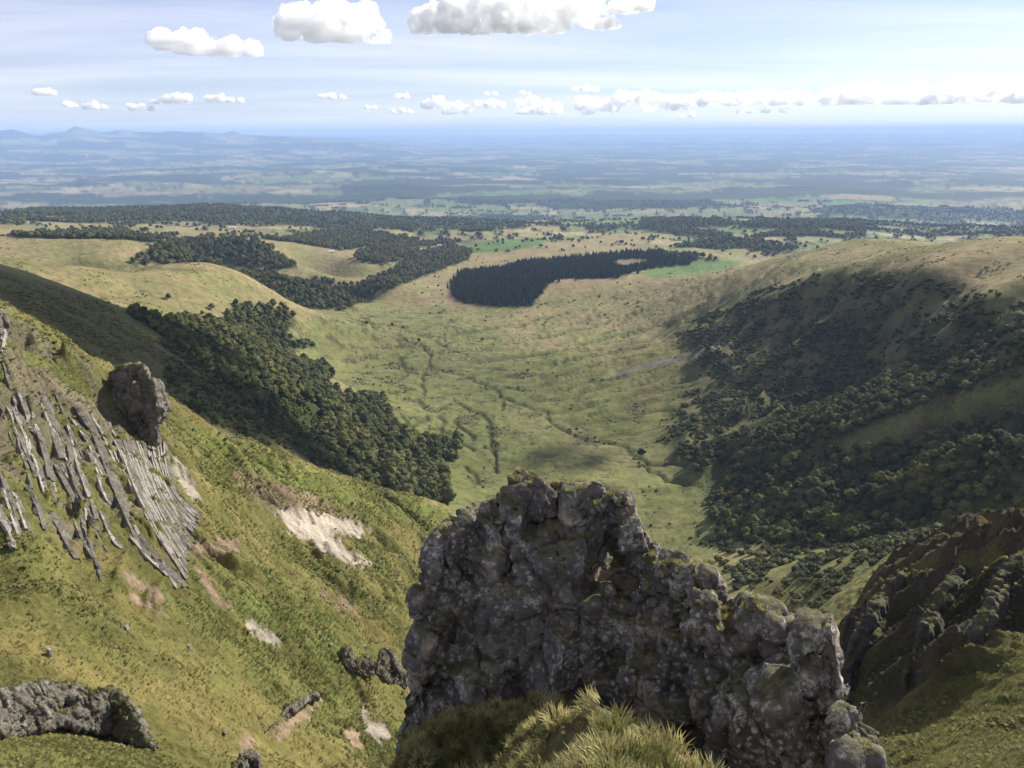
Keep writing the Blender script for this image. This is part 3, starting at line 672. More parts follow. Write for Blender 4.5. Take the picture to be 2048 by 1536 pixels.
SHRUB = [shrub(s) for s in (8, 9, 10, 12)]
HEATH = [heath(s) for s in (13, 14, 15)]
GRASS = [tuft(s, 22, .38, .6, .035, M_HEATH, 'grass_clump') for s in (16, 17)]
TUSS = [tuft(s, 110, .20, .30, .007, M_STRAW, 'tussock') for s in (18, 19, 20)]
TURF = [tuft(s, 90, .15, .30, .007, M_TURF, 'turf') for s in (21, 22)]
def merged(pair, name):
    P = []; mi = []
    for k, me in enumerate(pair):
        v = np.empty(len(me.vertices) * 3, np.float32); me.vertices.foreach_get('co', v); f = np.empty(len(me.polygons) * 3, np.int32); me.polygons.foreach_get('vertices', f)
        P.append((v.reshape(-1, 3), f.reshape(-1, 3))); mi.append(np.full(len(me.polygons), k))
    v, f = join(P); me = npmesh(name, v, f[:, :3])
    for q in pair: me.materials.append(q.materials[0])
    me.polygons.foreach_set('material_index', np.concatenate(mi).astype(np.int32)); return me
BEECH_M = [merged(p, 'beech_whole') for p in BEECH]; SPRUCE_M = [merged(p, 'spruce_whole') for p in SPRUCE]
def scatter(name, meshes, pts, scl, label, cat, parent=None, rot3=None):
    """one stuff object: plants standing at given points (geometry nodes)"""
    n = len(pts); me = bpy.data.meshes.new(name); me.vertices.add(n); me.vertices.foreach_set('co', np.ascontiguousarray(pts, np.float32).ravel())
    a = me.attributes.new('scl', 'FLOAT_VECTOR', 'POINT'); s = np.asarray(scl, np.float32)
    if s.ndim == 1: s = np.repeat(s[:, None], 3, 1)
    a.data.foreach_set('vector', np.ascontiguousarray(s).ravel())
    a = me.attributes.new('rot', 'FLOAT_VECTOR', 'POINT')
    r = np.zeros((n, 3), np.float32) if rot3 is None else np.asarray(rot3, np.float32).copy()
    r[:, 2] += rng.uniform(0, 6.28, n); a.data.foreach_set('vector', np.ascontiguousarray(r).ravel())
    o = obj(name, me, None, parent)
    ng = bpy.data.node_groups.new(name, 'GeometryNodeTree')
    ng.interface.new_socket('Geometry', in_out='INPUT', socket_type='NodeSocketGeometry'); ng.interface.new_socket('Geometry', in_out='OUTPUT', socket_type='NodeSocketGeometry')
    gi = N(ng, 'NodeGroupInput'); go = N(ng, 'NodeGroupOutput'); ip = N(ng, 'GeometryNodeInstanceOnPoints'); gt = N(ng, 'GeometryNodeGeometryToInstance')
    for q in reversed(meshes):
        po = bpy.data.objects.new(q.name, q); oi = N(ng, 'GeometryNodeObjectInfo'); oi.inputs['Object'].default_value = po; oi.inputs['As Instance'].default_value = False
        ng.links.new(oi.outputs['Geometry'], gt.inputs[0])
    ng.links.new(gi.outputs[0], ip.inputs['Points']); ng.links.new(gt.outputs[0], ip.inputs['Instance']); ip.inputs['Pick Instance'].default_value = True
    ri = N(ng, 'FunctionNodeRandomValue', data_type='INT'); ri.inputs[4].default_value = 0; ri.inputs[5].default_value = len(meshes) - 1; ng.links.new(ri.outputs[2], ip.inputs['Instance Index'])
    for nm, sock in (('scl', 'Scale'), ('rot', 'Rotation')):
        q = N(ng, 'GeometryNodeInputNamedAttribute', data_type='FLOAT_VECTOR'); q.inputs['Name'].default_value = nm
        if nm == 'rot':
            e2 = N(ng, 'FunctionNodeEulerToRotation'); ng.links.new(q.outputs[0], e2.inputs[0]); ng.links.new(e2.outputs[0], ip.inputs[sock])
        else: ng.links.new(q.outputs[0], ip.inputs[sock])
    ng.links.new(ip.outputs[0], go.inputs[0])
    md = o.modifiers.new('scatter', 'NODES'); md.node_group = ng
    if label: tag(o, label, cat, kind='stuff')
    else: o['kind'] = 'stuff'
    return o

# ------------------------------------------------------------------ where the plants stand
PINN = [(760, 1600), (800, 1480), (815, 1390), (810, 1340), (835, 1260), (820, 1200), (845, 1160), (850, 1100), (872, 1058), (930, 1030), (985, 1012), (1000, 968), (1030, 938), (1070, 938), (1100, 958), (1160, 978), (1200, 996), (1248, 986), (1275, 1008), (1290, 1040), (1300, 1080), (1330, 1110), (1400, 1120), (1438, 1178), (1450, 1212), (1500, 1210), (1545, 1214), (1560, 1250), (1592, 1290), (1610, 1258), (1640, 1252), (1664, 1305), (1672, 1340), (1660, 1355), (1680, 1400), (1700, 1460), (1740, 1500), (1770, 1600)]
CA = np.zeros(X.shape); dr_ = np.gradient(RR, axis=0); da_ = np.gradient(AZ, axis=1); CA = dr_ * da_ * RR
def sample(mask, n, jit=1.0, per=None, mind=0.0):
    """n points (or 1 per `per` square metres) on the terrain where mask is high"""
    w = (mask * CA).ravel(); tot = w.sum()
    if per: n = int(tot / per)
    if n < 1: return np.zeros((0, 3))
    i = rng.choice(w.size, n, p=w / tot); ir, ia = np.unravel_index(i, X.shape)
    l = lr_g[ir] + jit * rng.uniform(-.5, .5, n) * np.gradient(lr_g)[ir]; a = az_g[ia] + jit * rng.uniform(-.5, .5, n) * np.gradient(az_g)[ia]
    r = np.exp(l); x = r * np.sin(a); y = r * np.cos(a)
    if mind > 0:                                  # thin out those that crowd
        seen = set(); keep = []
        for k in range(n):
            c = (int(x[k] // mind), int(y[k] // mind))
            if c in seen: continue
            seen.add(c); keep.append(k)
        x, y = x[keep], y[keep]
    return np.stack([x, y, Hz(x, y)], -1)
def inframe(p, h=8.0, m=60, vis=True):
    px, py = project(p[:, 0], p[:, 1], p[:, 2] + h * .5)
    k = (px > -m) & (px < W + m) & (py > -50) & (py < H_ + m * 2) & (p @ fwd > 1)
    if vis: k &= visible(p[:, 0], p[:, 1], p[:, 2] + h * 1.3)
    return p[k]
def pxpos(p): return project(p[:, 0], p[:, 1], p[:, 2])
def wmask(key, sparse=None):
    p, r0, r1 = WOODS[key]; m = inpoly(PX + 5 * n2, PY + 2.5 * n2, p) * (RR > r0) * (RR < r1) * (GLADE > .5 if key not in ('left', 'gorge') else 1.0) * 1.0
    return m if sparse is None else m * sparse
T_all = []                                        # (points, scale, region)
clear = sstep(-.75, -.45, n2 + .2 * n1)
q = inframe(sample(wmask('left', clear), 0, per=24, mind=4.6)); 
d_ = np.hypot(q[:, 0], q[:, 1]); px_, py_ = pxpos(q)
T_all.append((q, (.5 + .7 * rng.uniform(size=len(q)) ** 1.7) * np.where((px_ > 780) & (py_ > 870), 1.35, 1.0) * np.where((py_ > 820) & (px_ < 640), .62, 1.0), 'left'))
q = inframe(sample(wmask('gorge', sstep(-.5, -.2, n2 + .3)), 0, per=70, mind=8)); T_all.append((q, rng.uniform(.8, 1.25, len(q)), 'gorge'))
for k, per in (('hillwood', 95), ('island', 95), ('leftfar', 110), ('ridge', 260), ('far', 260)):
    q = inframe(sample(wmask(k), 0, per=per)); T_all.append((q, rng.uniform(.9, 1.35, len(q)) * (1.25 if per > 200 else 1), 'beyond'))
# right-hand slope: dense low wood in the hollows and on the lower spurs, shrubs above
RW = [[(1380, 945), (1400, 900), (1500, 862), (1600, 812), (1750, 770), (1900, 700), (2120, 610), (2120, 740), (1900, 790), (1740, 850), (1640, 890), (1480, 925)],
      [(1420, 1000), (1440, 985), (1480, 935), (1620, 908), (1750, 895), (1830, 880), (1920, 850), (2120, 820), (2120, 1010), (1800, 1062), (1640, 1095), (1480, 1085), (1425, 1050)]]
rwm = np.zeros(X.shape)
for p in RW: rwm = np.maximum(rwm, inpoly(PX + 8 * n2, PY + 5 * n2, p) * (RR > 380) * (RR < 1000) * 1.0)
rwm *= sstep(-.65, -.25, n2 + .25 * n1 + .25) * (.75 + .25 * sstep(640, 580, RR))
q = inframe(sample(rwm, 0, per=13, mind=3.6)); T_all.append((q, (.36 + .55 * rng.uniform(size=len(q)) ** 2), 'right'))
SH = [[(1330, 640), (1420, 600), (1640, 570), (1850, 560), (2120, 640), (2120, 720), (1800, 790), (1560, 870), (1400, 930), (1330, 900), (1360, 840), (1420, 760), (1400, 700)], [(1430, 1080), (1640, 1095), (1800, 1062), (2120, 1010), (2120, 1060), (1760, 1100), (1620, 1230), (1500, 1200)]]
shm = np.zeros(X.shape)
for p in SH: shm = np.maximum(shm, softpoly(PX, PY, p, 25, WOB) * (RR > 260) * (RR < 1150))
shm *= .06 + .94 * sstep(-.3, .3, n2 + .3 * n1 + .1 * n3)
S_all = []
q = inframe(sample(shm, 0, per=11, mind=2.0), 3); S_all.append((q, rng.uniform(.8, 2.0, len(q)), 'right'))
lsh = softpoly(PX, PY, [(330, 690), (460, 730), (560, 800), (700, 905), (860, 1000), (860, 1020), (720, 985), (560, 930), (440, 860), (330, 790)], 18, WOB) * (RR > 345) * (RR < 760) * sstep(-.45, .1, n2)
q = inframe(sample(lsh, 0, per=9, mind=2.2), 3); S_all.append((q, .7 + 1.5 * rng.uniform(size=len(q)) ** 2, 'left'))
vsh = floor * np.maximum(np.exp(-(stream_d / 9) ** 2) * .5, softpoly(PX, PY, [(860, 960), (1040, 960), (1420, 1000), (1440, 1110), (900, 1040)], 25, WOB) * .5 + softpoly(PX, PY, [(680, 720), (820, 720), (850, 800), (780, 810)], 20, WOB) * .4) * sstep(.1, .5, n2 + .4 * n3)
q = inframe(sample(vsh, 0, per=16, mind=1.6), 2); S_all.append((q, .3 + .8 * rng.uniform(size=len(q)) ** 2, 'floor'))
hsh = softpoly(PX, PY, [(790, 580), (880, 545), (1000, 520), (1280, 560), (1450, 540), (1300, 640), (900, 650)], 15, WOB) * (RR > 1100) * (RR < 2600) * sstep(.25, .6, n2 + .3 * n1)
q = inframe(sample(hsh, 0, per=420), 2); S_all.append((q, rng.uniform(.8, 1.8, len(q)), 'slope'))
# conifer plantation in rows
q = inframe(sample(inpoly(PX + 7 * n3 + 5 * n2, PY + 3 * n3, CONIF) * (RR > 1400) * (RR < 3000) * (1 - zone_([(1215, 530), (1240, 518), (1300, 515), (1290, 530), (1250, 540)], 3, 1400, 3000, .2)), 0, per=13, mind=3.4), 11)
CON = (q, rng.uniform(.6, 1.0, len(q)))
# hedges, copses and single trees over the farmed country
hm_ = farm * (RR < 9000) * (RR > 2200) * (1 - woodm) * (hedge * .55 + wd * .30 + .006)
q = inframe(sample(hm_, 46000), 10, 20); FARM = (q, rng.uniform(.75, 1.5, len(q)))
# ------------------------------------------------------------------ trees and shrubs as single things, the rest of each wood as one mass
def wpt(p): return np.c_[p[:, :2], p[:, 2] + CZ]
def label_tree(reg, px, py, s):
    if reg == 'left':
        if px > 770 and py > 860: return 'tall dark green beech at the valley-floor tip of the left wood', 'beeches at the tip of the left wood'
        if py > 850: return 'dark beech low on the left slope close above the valley floor', 'beeches low on the left slope'
        if px > 640: return 'dark rounded beech along the valley edge of the left wood', 'beeches along the edge of the left wood'
        return 'olive green beech inside the dense wood on the left slope', 'beeches inside the left wood'
    if reg == 'right':
        if py > 990: return 'small rounded tree in the lowest wooded band of the right slope', 'trees in the lowest wood on the right'
        if px > 1750: return 'small dark tree high in the shaded hollow of the right slope', 'trees in the shaded hollow on the right'
        return 'small dark tree on the wooded spur right of the valley floor', 'trees on the wooded right spur'
    return 'rounded green tree in the gorge wood beyond the valley floor', 'trees in the gorge wood'
def where(px, py, sel, what):
    """which part of its stand, as seen from here"""
    x, y = px[sel], py[sel]; qx = np.quantile(x, [.33, .67]); qy = np.quantile(y, [.33, .67])
    return {k: (('upper', 'middle', 'lower')[int(np.searchsorted(qy, py[k]))] + ' ' + ('left', 'centre', 'right')[int(np.searchsorted(qx, px[k]))] + ' part of ' + what) for k in sel}
def bulk(v, sel):
    q = np.quantile(v[sel], [.33, .67]); return {k: ('small', 'middling', 'large')[int(np.searchsorted(q, v[k]))] for k in sel}
def place_tree(name, kit, p, s, label, cat, group, rz=None, whole=None):
    if whole is not None:
        t = bpy.data.objects.new(name, whole); link(t)
    else:
        t = bpy.data.objects.new(name, None); link(t)
        for nm, me in zip(('crown', 'trunk'), kit):
            c = bpy.data.objects.new(nm, me); link(c, t)
    t.location = (p[0], p[1], p[2] + CZ - .15); t.scale = (s, s, s * random.uniform(.9, 1.1)); t.rotation_euler = (0, 0, random.uniform(0, 6.28) if rz is None else rz)
    tag(t, label, cat, group); return t
def unblocked(p, h):
    px, py = project(p[:, 0], p[:, 1], p[:, 2] + h)
    return (px > 5) & (px < W - 5) & ~inpoly(px, py, PINN) & visible(p[:, 0], p[:, 1], p[:, 2] + h * .8)
P_ = np.concatenate([t[0] for t in T_all]); S_ = np.concatenate([t[1] for t in T_all]); G_ = sum([[t[2]] * len(t[0]) for t in T_all], [])
dist = np.linalg.norm(P_, axis=1); size = 10 * S_ / dist * unblocked(P_, 8 * S_)
top = np.argsort(-size)[:285]; rest = np.ones(len(P_), bool); rest[top] = False
PXT, PYT = pxpos(P_)
gt_ = {k: label_tree(G_[k], PXT[k], PYT[k], S_[k]) for k in top}; LB = {}
STAND = {'beeches at the tip of the left wood': ('dark beech', "the left wood's valley tip"), 'beeches low on the left slope': ('dark beech', "the left wood's low edge"), 'beeches along the edge of the left wood': ('rounded dark beech', "the left wood's outer edge"),
         'beeches inside the left wood': ('olive green beech', 'the inner left wood'), 'trees in the lowest wood on the right': ('rounded tree', 'the lowest wooded band on the right'), 'trees in the shaded hollow on the right': ('dark tree', 'the shaded hollow high on the right'),
         'trees on the wooded right spur': ('dark tree', 'the wooded spur beside the valley'), 'trees in the gorge wood': ('rounded green tree', 'the gorge wood')}
for gname, (nm_, wh_) in STAND.items():
    sel = [k for k in top if gt_[k][1] == gname]
    if not sel: continue
    w_, z_ = where(PXT, PYT, sel, wh_), bulk(S_, sel)
    for k in sel: LB[k] = (z_[k] + ' ' + nm_ + ' in the ' + w_[k], gname)
for k in top:
    lb, gr = LB[k]
    place_tree('beech_tree' if G_[k] != 'right' else 'small_tree', BEECH[random.randrange(4)], P_[k], S_[k], lb, 'tree', gr)
near_ = rest & (dist < 2300); far_ = rest & ~near_
scatter('broadleaf_wood', BEECH_M, wpt(P_[near_]), S_[near_], 'dense broadleaf woods on both sides of the valley', 'wood')
FP = np.concatenate([P_[far_], FARM[0]]); FS = np.concatenate([S_[far_], FARM[1]])
scatter('distant_woods', [b_[0] for b_ in BEECH], wpt(FP), FS, 'far woods, copses and hedgerow trees over the farmed plain', 'wood')
# single trees one can point to
SOLO = [(337, 598, .8, 'lone dark bush-like tree on the middle of the tan hill'), (424, 619, .95, 'lone rounded tree low on the tan hill above the left wood'), (992, 505, 1.1, 'lone tree at the front edge of the bright green field'),
        (870, 555, .7, 'lone tree on the tan strip left of the conifer block'), (1125, 482, 1.0, 'lone tree right of the bright green field'), (918, 578, .6, 'small lone tree close left of the conifer block'),
        (733, 650, .8, 'small dark tree at the head of the valley stream'), (785, 653, .7, 'small dark bush-like tree on the flat beyond the stream'), (838, 684, .7, 'small dark tree beside the stream in mid valley'),
        (965, 682, .8, 'small dark tree on the rise right of mid valley'), (1283, 912, .9, 'dark tree beside the stream bend on the right valley floor'), (1055, 745, .6, 'small dark tree below the rills right of the stream'),
        (405, 630, .6, 'small bush-like tree below the lone tree on the tan hill'), (372, 632, .55, 'tiny bush-like tree at the foot of the tan hill')]
for (px, py, s, lb) in SOLO:
    p = hit(px, py)[0]; place_tree('lone_tree', BEECH[random.randrange(4)], p, s, lb, 'tree', None)
# conifers
cpn, csc = CON; dist = np.linalg.norm(cpn, axis=1); cx, cy = pxpos(cpn)
score = csc / dist * unblocked(cpn, 12) * (1 + .9 * (polydist(cx, cy, CONIF) < 12) * (cy > 530)); top = np.argsort(-score)[:280]; rest = np.ones(len(cpn), bool); rest[top] = False
CW = {}; BZ = bulk(csc, list(top))
for nm_, cond in (('the near front of the conifer block', lambda k: cy[k] > 585), ('the right arm of the conifer block', lambda k: cy[k] <= 585 and cx[k] > 1120), ('the middle of the conifer block', lambda k: cy[k] <= 585 and cx[k] <= 1120)):
    sel = [k for k in top if cond(k)]
    if sel: CW.update(where(cx, cy, sel, nm_))
for k in top:
    if cy[k] > 585 : lb, gr = 'dark spruce at the near front of the conifer block', 'spruces at the near front of the plantation'
    elif cx[k] > 1120: lb, gr = 'dark spruce in the long right arm of the conifer block', 'spruces in the right arm of the plantation'
    else: lb, gr = 'dark spruce in the middle of the conifer block', 'spruces in the middle of the plantation'
    lb = {'small': 'low', 'middling': 'middling', 'large': 'tall'}[BZ[k]] + ' dark spruce in the ' + CW[k]
    place_tree('spruce_tree', SPRUCE[random.randrange(3)], cpn[k], csc[k], lb, 'tree', gr)
scatter('conifer_plantation', SPRUCE_M, wpt(cpn[rest]), csc[rest], 'dark block of planted spruces beyond the valley floor', 'plantation')
# shrubs
P_ = np.concatenate([t[0] for t in S_all]); S_ = np.concatenate([t[1] for t in S_all]); G_ = sum([[t[2]] * len(t[0]) for t in S_all], [])
dist = np.linalg.norm(P_, axis=1); size = S_ / dist * unblocked(P_, 2); top = np.argsort(-size)[:285]; rest = np.ones(len(P_), bool); rest[top] = False
PXT, PYT = pxpos(P_)
SW = {}; BZ = bulk(S_, list(top))
for wh_, cond in (('the lower right grassy spur', lambda k: G_[k] == 'right' and PYT[k] > 1020), ('the open shaded right slope', lambda k: G_[k] == 'right' and PYT[k] <= 1020), ('the slope above the left wood', lambda k: G_[k] == 'left'), ('the flat valley floor', lambda k: G_[k] not in ('left', 'right'))):
    sel = [k for k in top if cond(k)]
    if sel: SW.update(where(PXT, PYT, sel, wh_))
for k in top:
    if G_[k] == 'right': lb, gr = ('green shrub on the grassy spur below the right wood', 'shrubs on the lower right spur') if PYT[k] > 1020 else ('dark shrub on the open part of the shaded right slope', 'shrubs on the shaded right slope')
    elif G_[k] == 'left': lb, gr = 'low green shrub on the shaded slope above the left wood', 'shrubs above the left wood'
    else: lb, gr = 'low dark juniper-like shrub on the flat valley floor', 'shrubs on the valley floor'
    lb = BZ[k] + ' rounded green shrub on the ' + SW[k]
    o = bpy.data.objects.new('shrub', SHRUB[random.randrange(4)]); link(o); s = S_[k]
    o.location = (P_[k][0], P_[k][1], P_[k][2] + CZ - .1 * s); o.scale = (s * 1.1, s * 1.1, s * .9); o.rotation_euler = (0, 0, random.uniform(0, 6.28)); tag(o, lb, 'shrub', gr)
scatter('shrubs', SHRUB, wpt(P_[rest]), S_[rest], 'scattered low shrubs over slopes and valley floor', 'shrubs')
# heath on the shaded left slope and the tan hills
hw = (softpoly(PX, PY, [(-100, 530), (330, 642), (480, 720), (620, 900), (860, 1010), (700, 980), (330, 815), (0, 620)], 8) * (RR > 330) * (RR < 760) + .10 * (1 - woodm) * (RR > 700) * (RR < 1600) * sstep(.1, .5, n2 + .3 * n3) + .5 * rgt) * sstep(-.3, .3, n2 + .4 * n3)
q = inframe(sample(hw, 26000), 1, 40); scatter('hill_heath', HEATH, wpt(q), rng.uniform(1.0, 2.6, len(q)), 'dark heather and bilberry on the hillsides round the valley', 'heath')
# low heath and coarse grass over the near slopes
gm = np.maximum(nl, nr) * (RR > 45) * (RR < 390) * (col.sum(-1) < .42) * (1 - .55 * clf) * (1 - .5 * crag)
gw = gm * np.clip((110 / RR) ** 1.2, .12, 2.2) * sstep(-.7, .1, n3 + .5 * n2 + .25)
gw = gw * (.25 + .75 * sstep(-.1, .4, n2 + .6 * n3)); q = inframe(sample(gw, 170000), 1, 80); print('heath', len(q))
d_ = np.linalg.norm(q, axis=1); h2 = rng.uniform(size=len(q)) < .02 + .5 * np.clip(fbm(q[:, 0] / 14, q[:, 1] / 14, 3, 211), 0, .8)
sc_ = rng.uniform(.3, .75, len(q)) * np.clip(d_ / 110, .75, 2.0)
scatter('heath_clumps', HEATH, wpt(q[h2]), np.c_[sc_[h2], sc_[h2], sc_[h2] * .8], 'low bilberry and heather clumps over the near slopes', 'heath')
scatter('slope_grass', GRASS, wpt(q[~h2]), np.c_[sc_[~h2], sc_[~h2], sc_[~h2] * .75], 'coarse grass clumps over the near slopes', 'grass')
# ------------------------------------------------------------------ rock
def rock_mat(name, dark, mid, lichen, warm, lich=.5, warmth=.35, moss=.6, sc=1.0, mossc=(.060, .066, .018)):
    m, nt, b = mat_new(name); gp = N(nt, 'ShaderNodeNewGeometry'); P = gp.outputs['Position']
    big = nz(nt, .35 * sc, 4, .6, P); fine = nz(nt, 2.6 * sc, 6, .7, P); tiny = nz(nt, 14 * sc, 4, .7, P)
    c = mixc(nt, mrange(nt, fine.outputs[0], .32, .68, 0, 1), dark, mid)
    w = nz(nt, .8 * sc, 5, .65, P); w.inputs['Distortion'].default_value = .6
    c = mixc(nt, mul(nt, mrange(nt, w.outputs[0], .56, .66, 0, 1), warmth), c, warm)
    v = N(nt, 'ShaderNodeTexVoronoi'); v.inputs['Scale'].default_value = 5.0 * sc; v.feature = 'F1'
    vd = N(nt, 'ShaderNodeVectorMath', operation='ADD'); nt.links.new(P, vd.inputs[0]); sv = N(nt, 'ShaderNodeVectorMath', operation='SCALE'); sv.inputs['Scale'].default_value = .35 / sc
    nt.links.new(fine.outputs['Color'], sv.inputs[0]); nt.links.new(sv.outputs[0], vd.inputs[1]); nt.links.new(vd.outputs[0], v.inputs['Vector'])
    spots = mul(nt, mrange(nt, v.outputs['Distance'], .36, .24, 0, 1), mrange(nt, tiny.outputs[0], .40, .50, 0, 1))
    big2 = nz(nt, 1.1 * sc, 5, .7, P)
    spread_ = mul(nt, mrange(nt, big2.outputs[0], .50, .60, 0, 1), mrange(nt, tiny.outputs[0], .40, .60, 0, 1))
    mx = N(nt, 'ShaderNodeMath', operation='MAXIMUM'); nt.links.new(spots, mx.inputs[0]); nt.links.new(spread_, mx.inputs[1])
    pat = nz(nt, .55 * sc, 3, .6, P)
    c = mixc(nt, mul(nt, mul(nt, mx.outputs[0], mrange(nt, pat.outputs[0], .36, .58, .3, 1)), lich), c, lichen)
    # moss and short turf hold on ledges
    sz = N(nt, 'ShaderNodeSeparateXYZ'); nt.links.new(gp.outputs['Normal'], sz.inputs[0])
    ad = N(nt, 'ShaderNodeMath', operation='ADD'); nt.links.new(sz.outputs['Z'], ad.inputs[0]); nt.links.new(mrange(nt, w.outputs[0], .3, .7, -.35, .35), ad.inputs[1])
    c = mixc(nt, mul(nt, mrange(nt, ad.outputs[0], .55, .85, 0, 1), moss), c, mossc)
    nt.links.new(c, b.inputs['Base Color'])
    b1 = N(nt, 'ShaderNodeBump'); b1.inputs['Strength'].default_value = .9; b1.inputs['Distance'].default_value = .10 / sc; nt.links.new(fine.outputs[0], b1.inputs['Height'])
    b2 = N(nt, 'ShaderNodeBump'); b2.inputs['Strength'].default_value = .7; b2.inputs['Distance'].default_value = .025 / sc; nt.links.new(tiny.outputs[0], b2.inputs['Height']); nt.links.new(b1.outputs[0], b2.inputs['Normal'])
    nt.links.new(b2.outputs[0], b.inputs['Normal']); b.inputs['Roughness'].default_value = .88
    return m
M_PIN = rock_mat('pinnacle_rock', (.055, .050, .043), (.150, .136, .115), (.46, .44, .37), (.38, .30, .225), .9, .95, .65)
M_CLIFF = rock_mat('cliff_rock', (.060, .054, .046), (.16, .145, .12), (.32, .30, .26), (.22, .17, .11), .55, .35, .8, .28)
M_COL = rock_mat('column_rock', (.13, .12, .105), (.35, .325, .285), (.48, .46, .42), (.25, .21, .15), .5, .35, .2, .45)
JOINT = Matrix.Rotation(R(-24), 3, 'Z') @ Matrix.Rotation(R(9), 3, 'X') @ Matrix.Rotation(R(-7), 3, 'Y')
def hull(g, c, rad, n=13, squash=None, turn=.16):
    """one angular block: a box with knocked-off corners, lying along the rock's own joints"""
    s = np.array([g.uniform(.75, 1), g.uniform(.7, 1), g.uniform(.7, 1.1)]) if squash is None else np.array(squash)
    d = []
    for sx in (-1, 1):
        for sy in (-1, 1):
            for sz in (-1, 1):
                q = np.array([sx, sy, sz]) * g.uniform(.72, 1.0, 3); d.append(q)
                if g.uniform() < .6: d.append(q * np.array([g.uniform(.4, .8), 1.08, 1.0])); d.append(q * np.array([1.05, 1.0, g.uniform(.4, .8)]))
    q = JOINT @ Matrix.Rotation(g.normal(0, turn), 3, 'Z') @ Matrix.Rotation(g.normal(0, turn), 3, 'X') @ Matrix.Rotation(g.normal(0, turn), 3, 'Y')
    return (np.array(d) * s * rad * .86) @ np.array(q).T + c
def cells3(p, s=0):
    """a random value for each of many small chips of rock, and how near the chip's edge a point lies"""
    i = np.floor(p); d1 = np.full(len(p), 9.0); d2 = np.full(len(p), 9.0); v = np.zeros(len(p))
    for a in (-1, 0, 1):
        for b2 in (-1, 0, 1):
            for c in (-1, 0, 1):
                j = i + np.array([a, b2, c]); h = [hash3(j[:, 0], j[:, 1], j[:, 2], s + k) for k in range(4)]
                d = np.sqrt(sum((j[:, k] + h[k] - p[:, k]) ** 2 for k in range(3))); n = d < d1
                d2 = np.where(n, d1, np.minimum(d2, d)); v = np.where(n, h[3], v); d1 = np.where(n, d, d1)
    return v, d2 - d1
JM = np.array(JOINT)
def weather(v, nrm, rough, seed):
    k = 1.0 / rough; w = v @ JM * np.array([1, 1, .6])
    c1, e1 = cells3(w * k * .62, seed); c2, e2 = cells3(w * k * 1.5 + 3.3, seed + 5); c3, e3 = cells3(w * k * 4.4 + 1.1, seed + 9)
    d = .46 * (c1 - .5) + .20 * (c2 - .5) + .06 * (c3 - .5) - .16 * np.maximum(0, .10 - e1) / .10 - .09 * np.maximum(0, .10 - e2) / .10
    d += .14 * noise3(v * k * .5, seed) + .035 * noise3(v * k * 3.1, seed + 2) + .03 * noise3(v * k * 7.0, seed + 3)
    return v + nrm * (d * rough)[:, None]
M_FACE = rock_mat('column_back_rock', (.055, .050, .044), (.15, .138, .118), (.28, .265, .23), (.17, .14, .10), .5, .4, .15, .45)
def hull_mesh(name, pts, mat, jitter=0):
    bm = bmesh.new()
    for p in pts: bm.verts.new(p)
    r = bmesh.ops.convex_hull(bm, input=bm.verts)
    bmesh.ops.delete(bm, geom=list({e for e in r['geom_interior'] if isinstance(e, bmesh.types.BMVert)}), context='VERTS')
    bmesh.ops.bevel(bm, geom=bm.edges[:], offset=jitter, segments=1, affect='EDGES') if jitter else None
    me = bpy.data.meshes.new(name); bm.to_mesh(me); bm.free(); me.materials.append(mat); return me
def get_vf(me):
    v = np.empty(len(me.vertices) * 3, np.float32); me.vertices.foreach_get('co', v); return v.reshape(-1, 3).astype(float)
def fuse(name, hulls, voxel, mat, rough, seed):
    """blocks fused into one crag and weathered"""
    bm = bmesh.new()
    for pts in hulls:
        vs_ = [bm.verts.new(p) for p in pts]; r = bmesh.ops.convex_hull(bm, input=vs_)
        bmesh.ops.delete(bm, geom=[e for e in r['geom_interior'] if isinstance(e, bmesh.types.BMVert)], context='VERTS')
    bmesh.ops.recalc_face_normals(bm, faces=bm.faces[:])
    me = bpy.data.meshes.new('tmp'); bm.to_mesh(me); bm.free()
    o = bpy.data.objects.new('tmp', me); scene.collection.objects.link(o)
    md = o.modifiers.new('r', 'REMESH'); md.mode = 'VOXEL'; md.voxel_size = voxel
    dg = bpy.context.evaluated_depsgraph_get(); ev = o.evaluated_get(dg); out = bpy.data.meshes.new_from_object(ev)
    bpy.data.objects.remove(o); bpy.data.meshes.remove(me)
    v = get_vf(out); nrm = np.empty(len(v) * 3, np.float32); out.vertices.foreach_get('normal', nrm); nrm = nrm.reshape(-1, 3)
    v = weather(v, nrm, rough, seed)
    out.vertices.foreach_set('co', v.astype(np.float32).ravel()); out.update(); out.name = name; out.materials.clear(); out.materials.append(mat)
    out.polygons.foreach_set('use_smooth', np.full(len(out.polygons), True))
    return out
def at_px(px, py, r):
    a, t = azt(np.array([float(px)]), np.array([float(py)])); return np.array([r * math.sin(a[0]), r * math.cos(a[0]), r * t[0] + CZ])
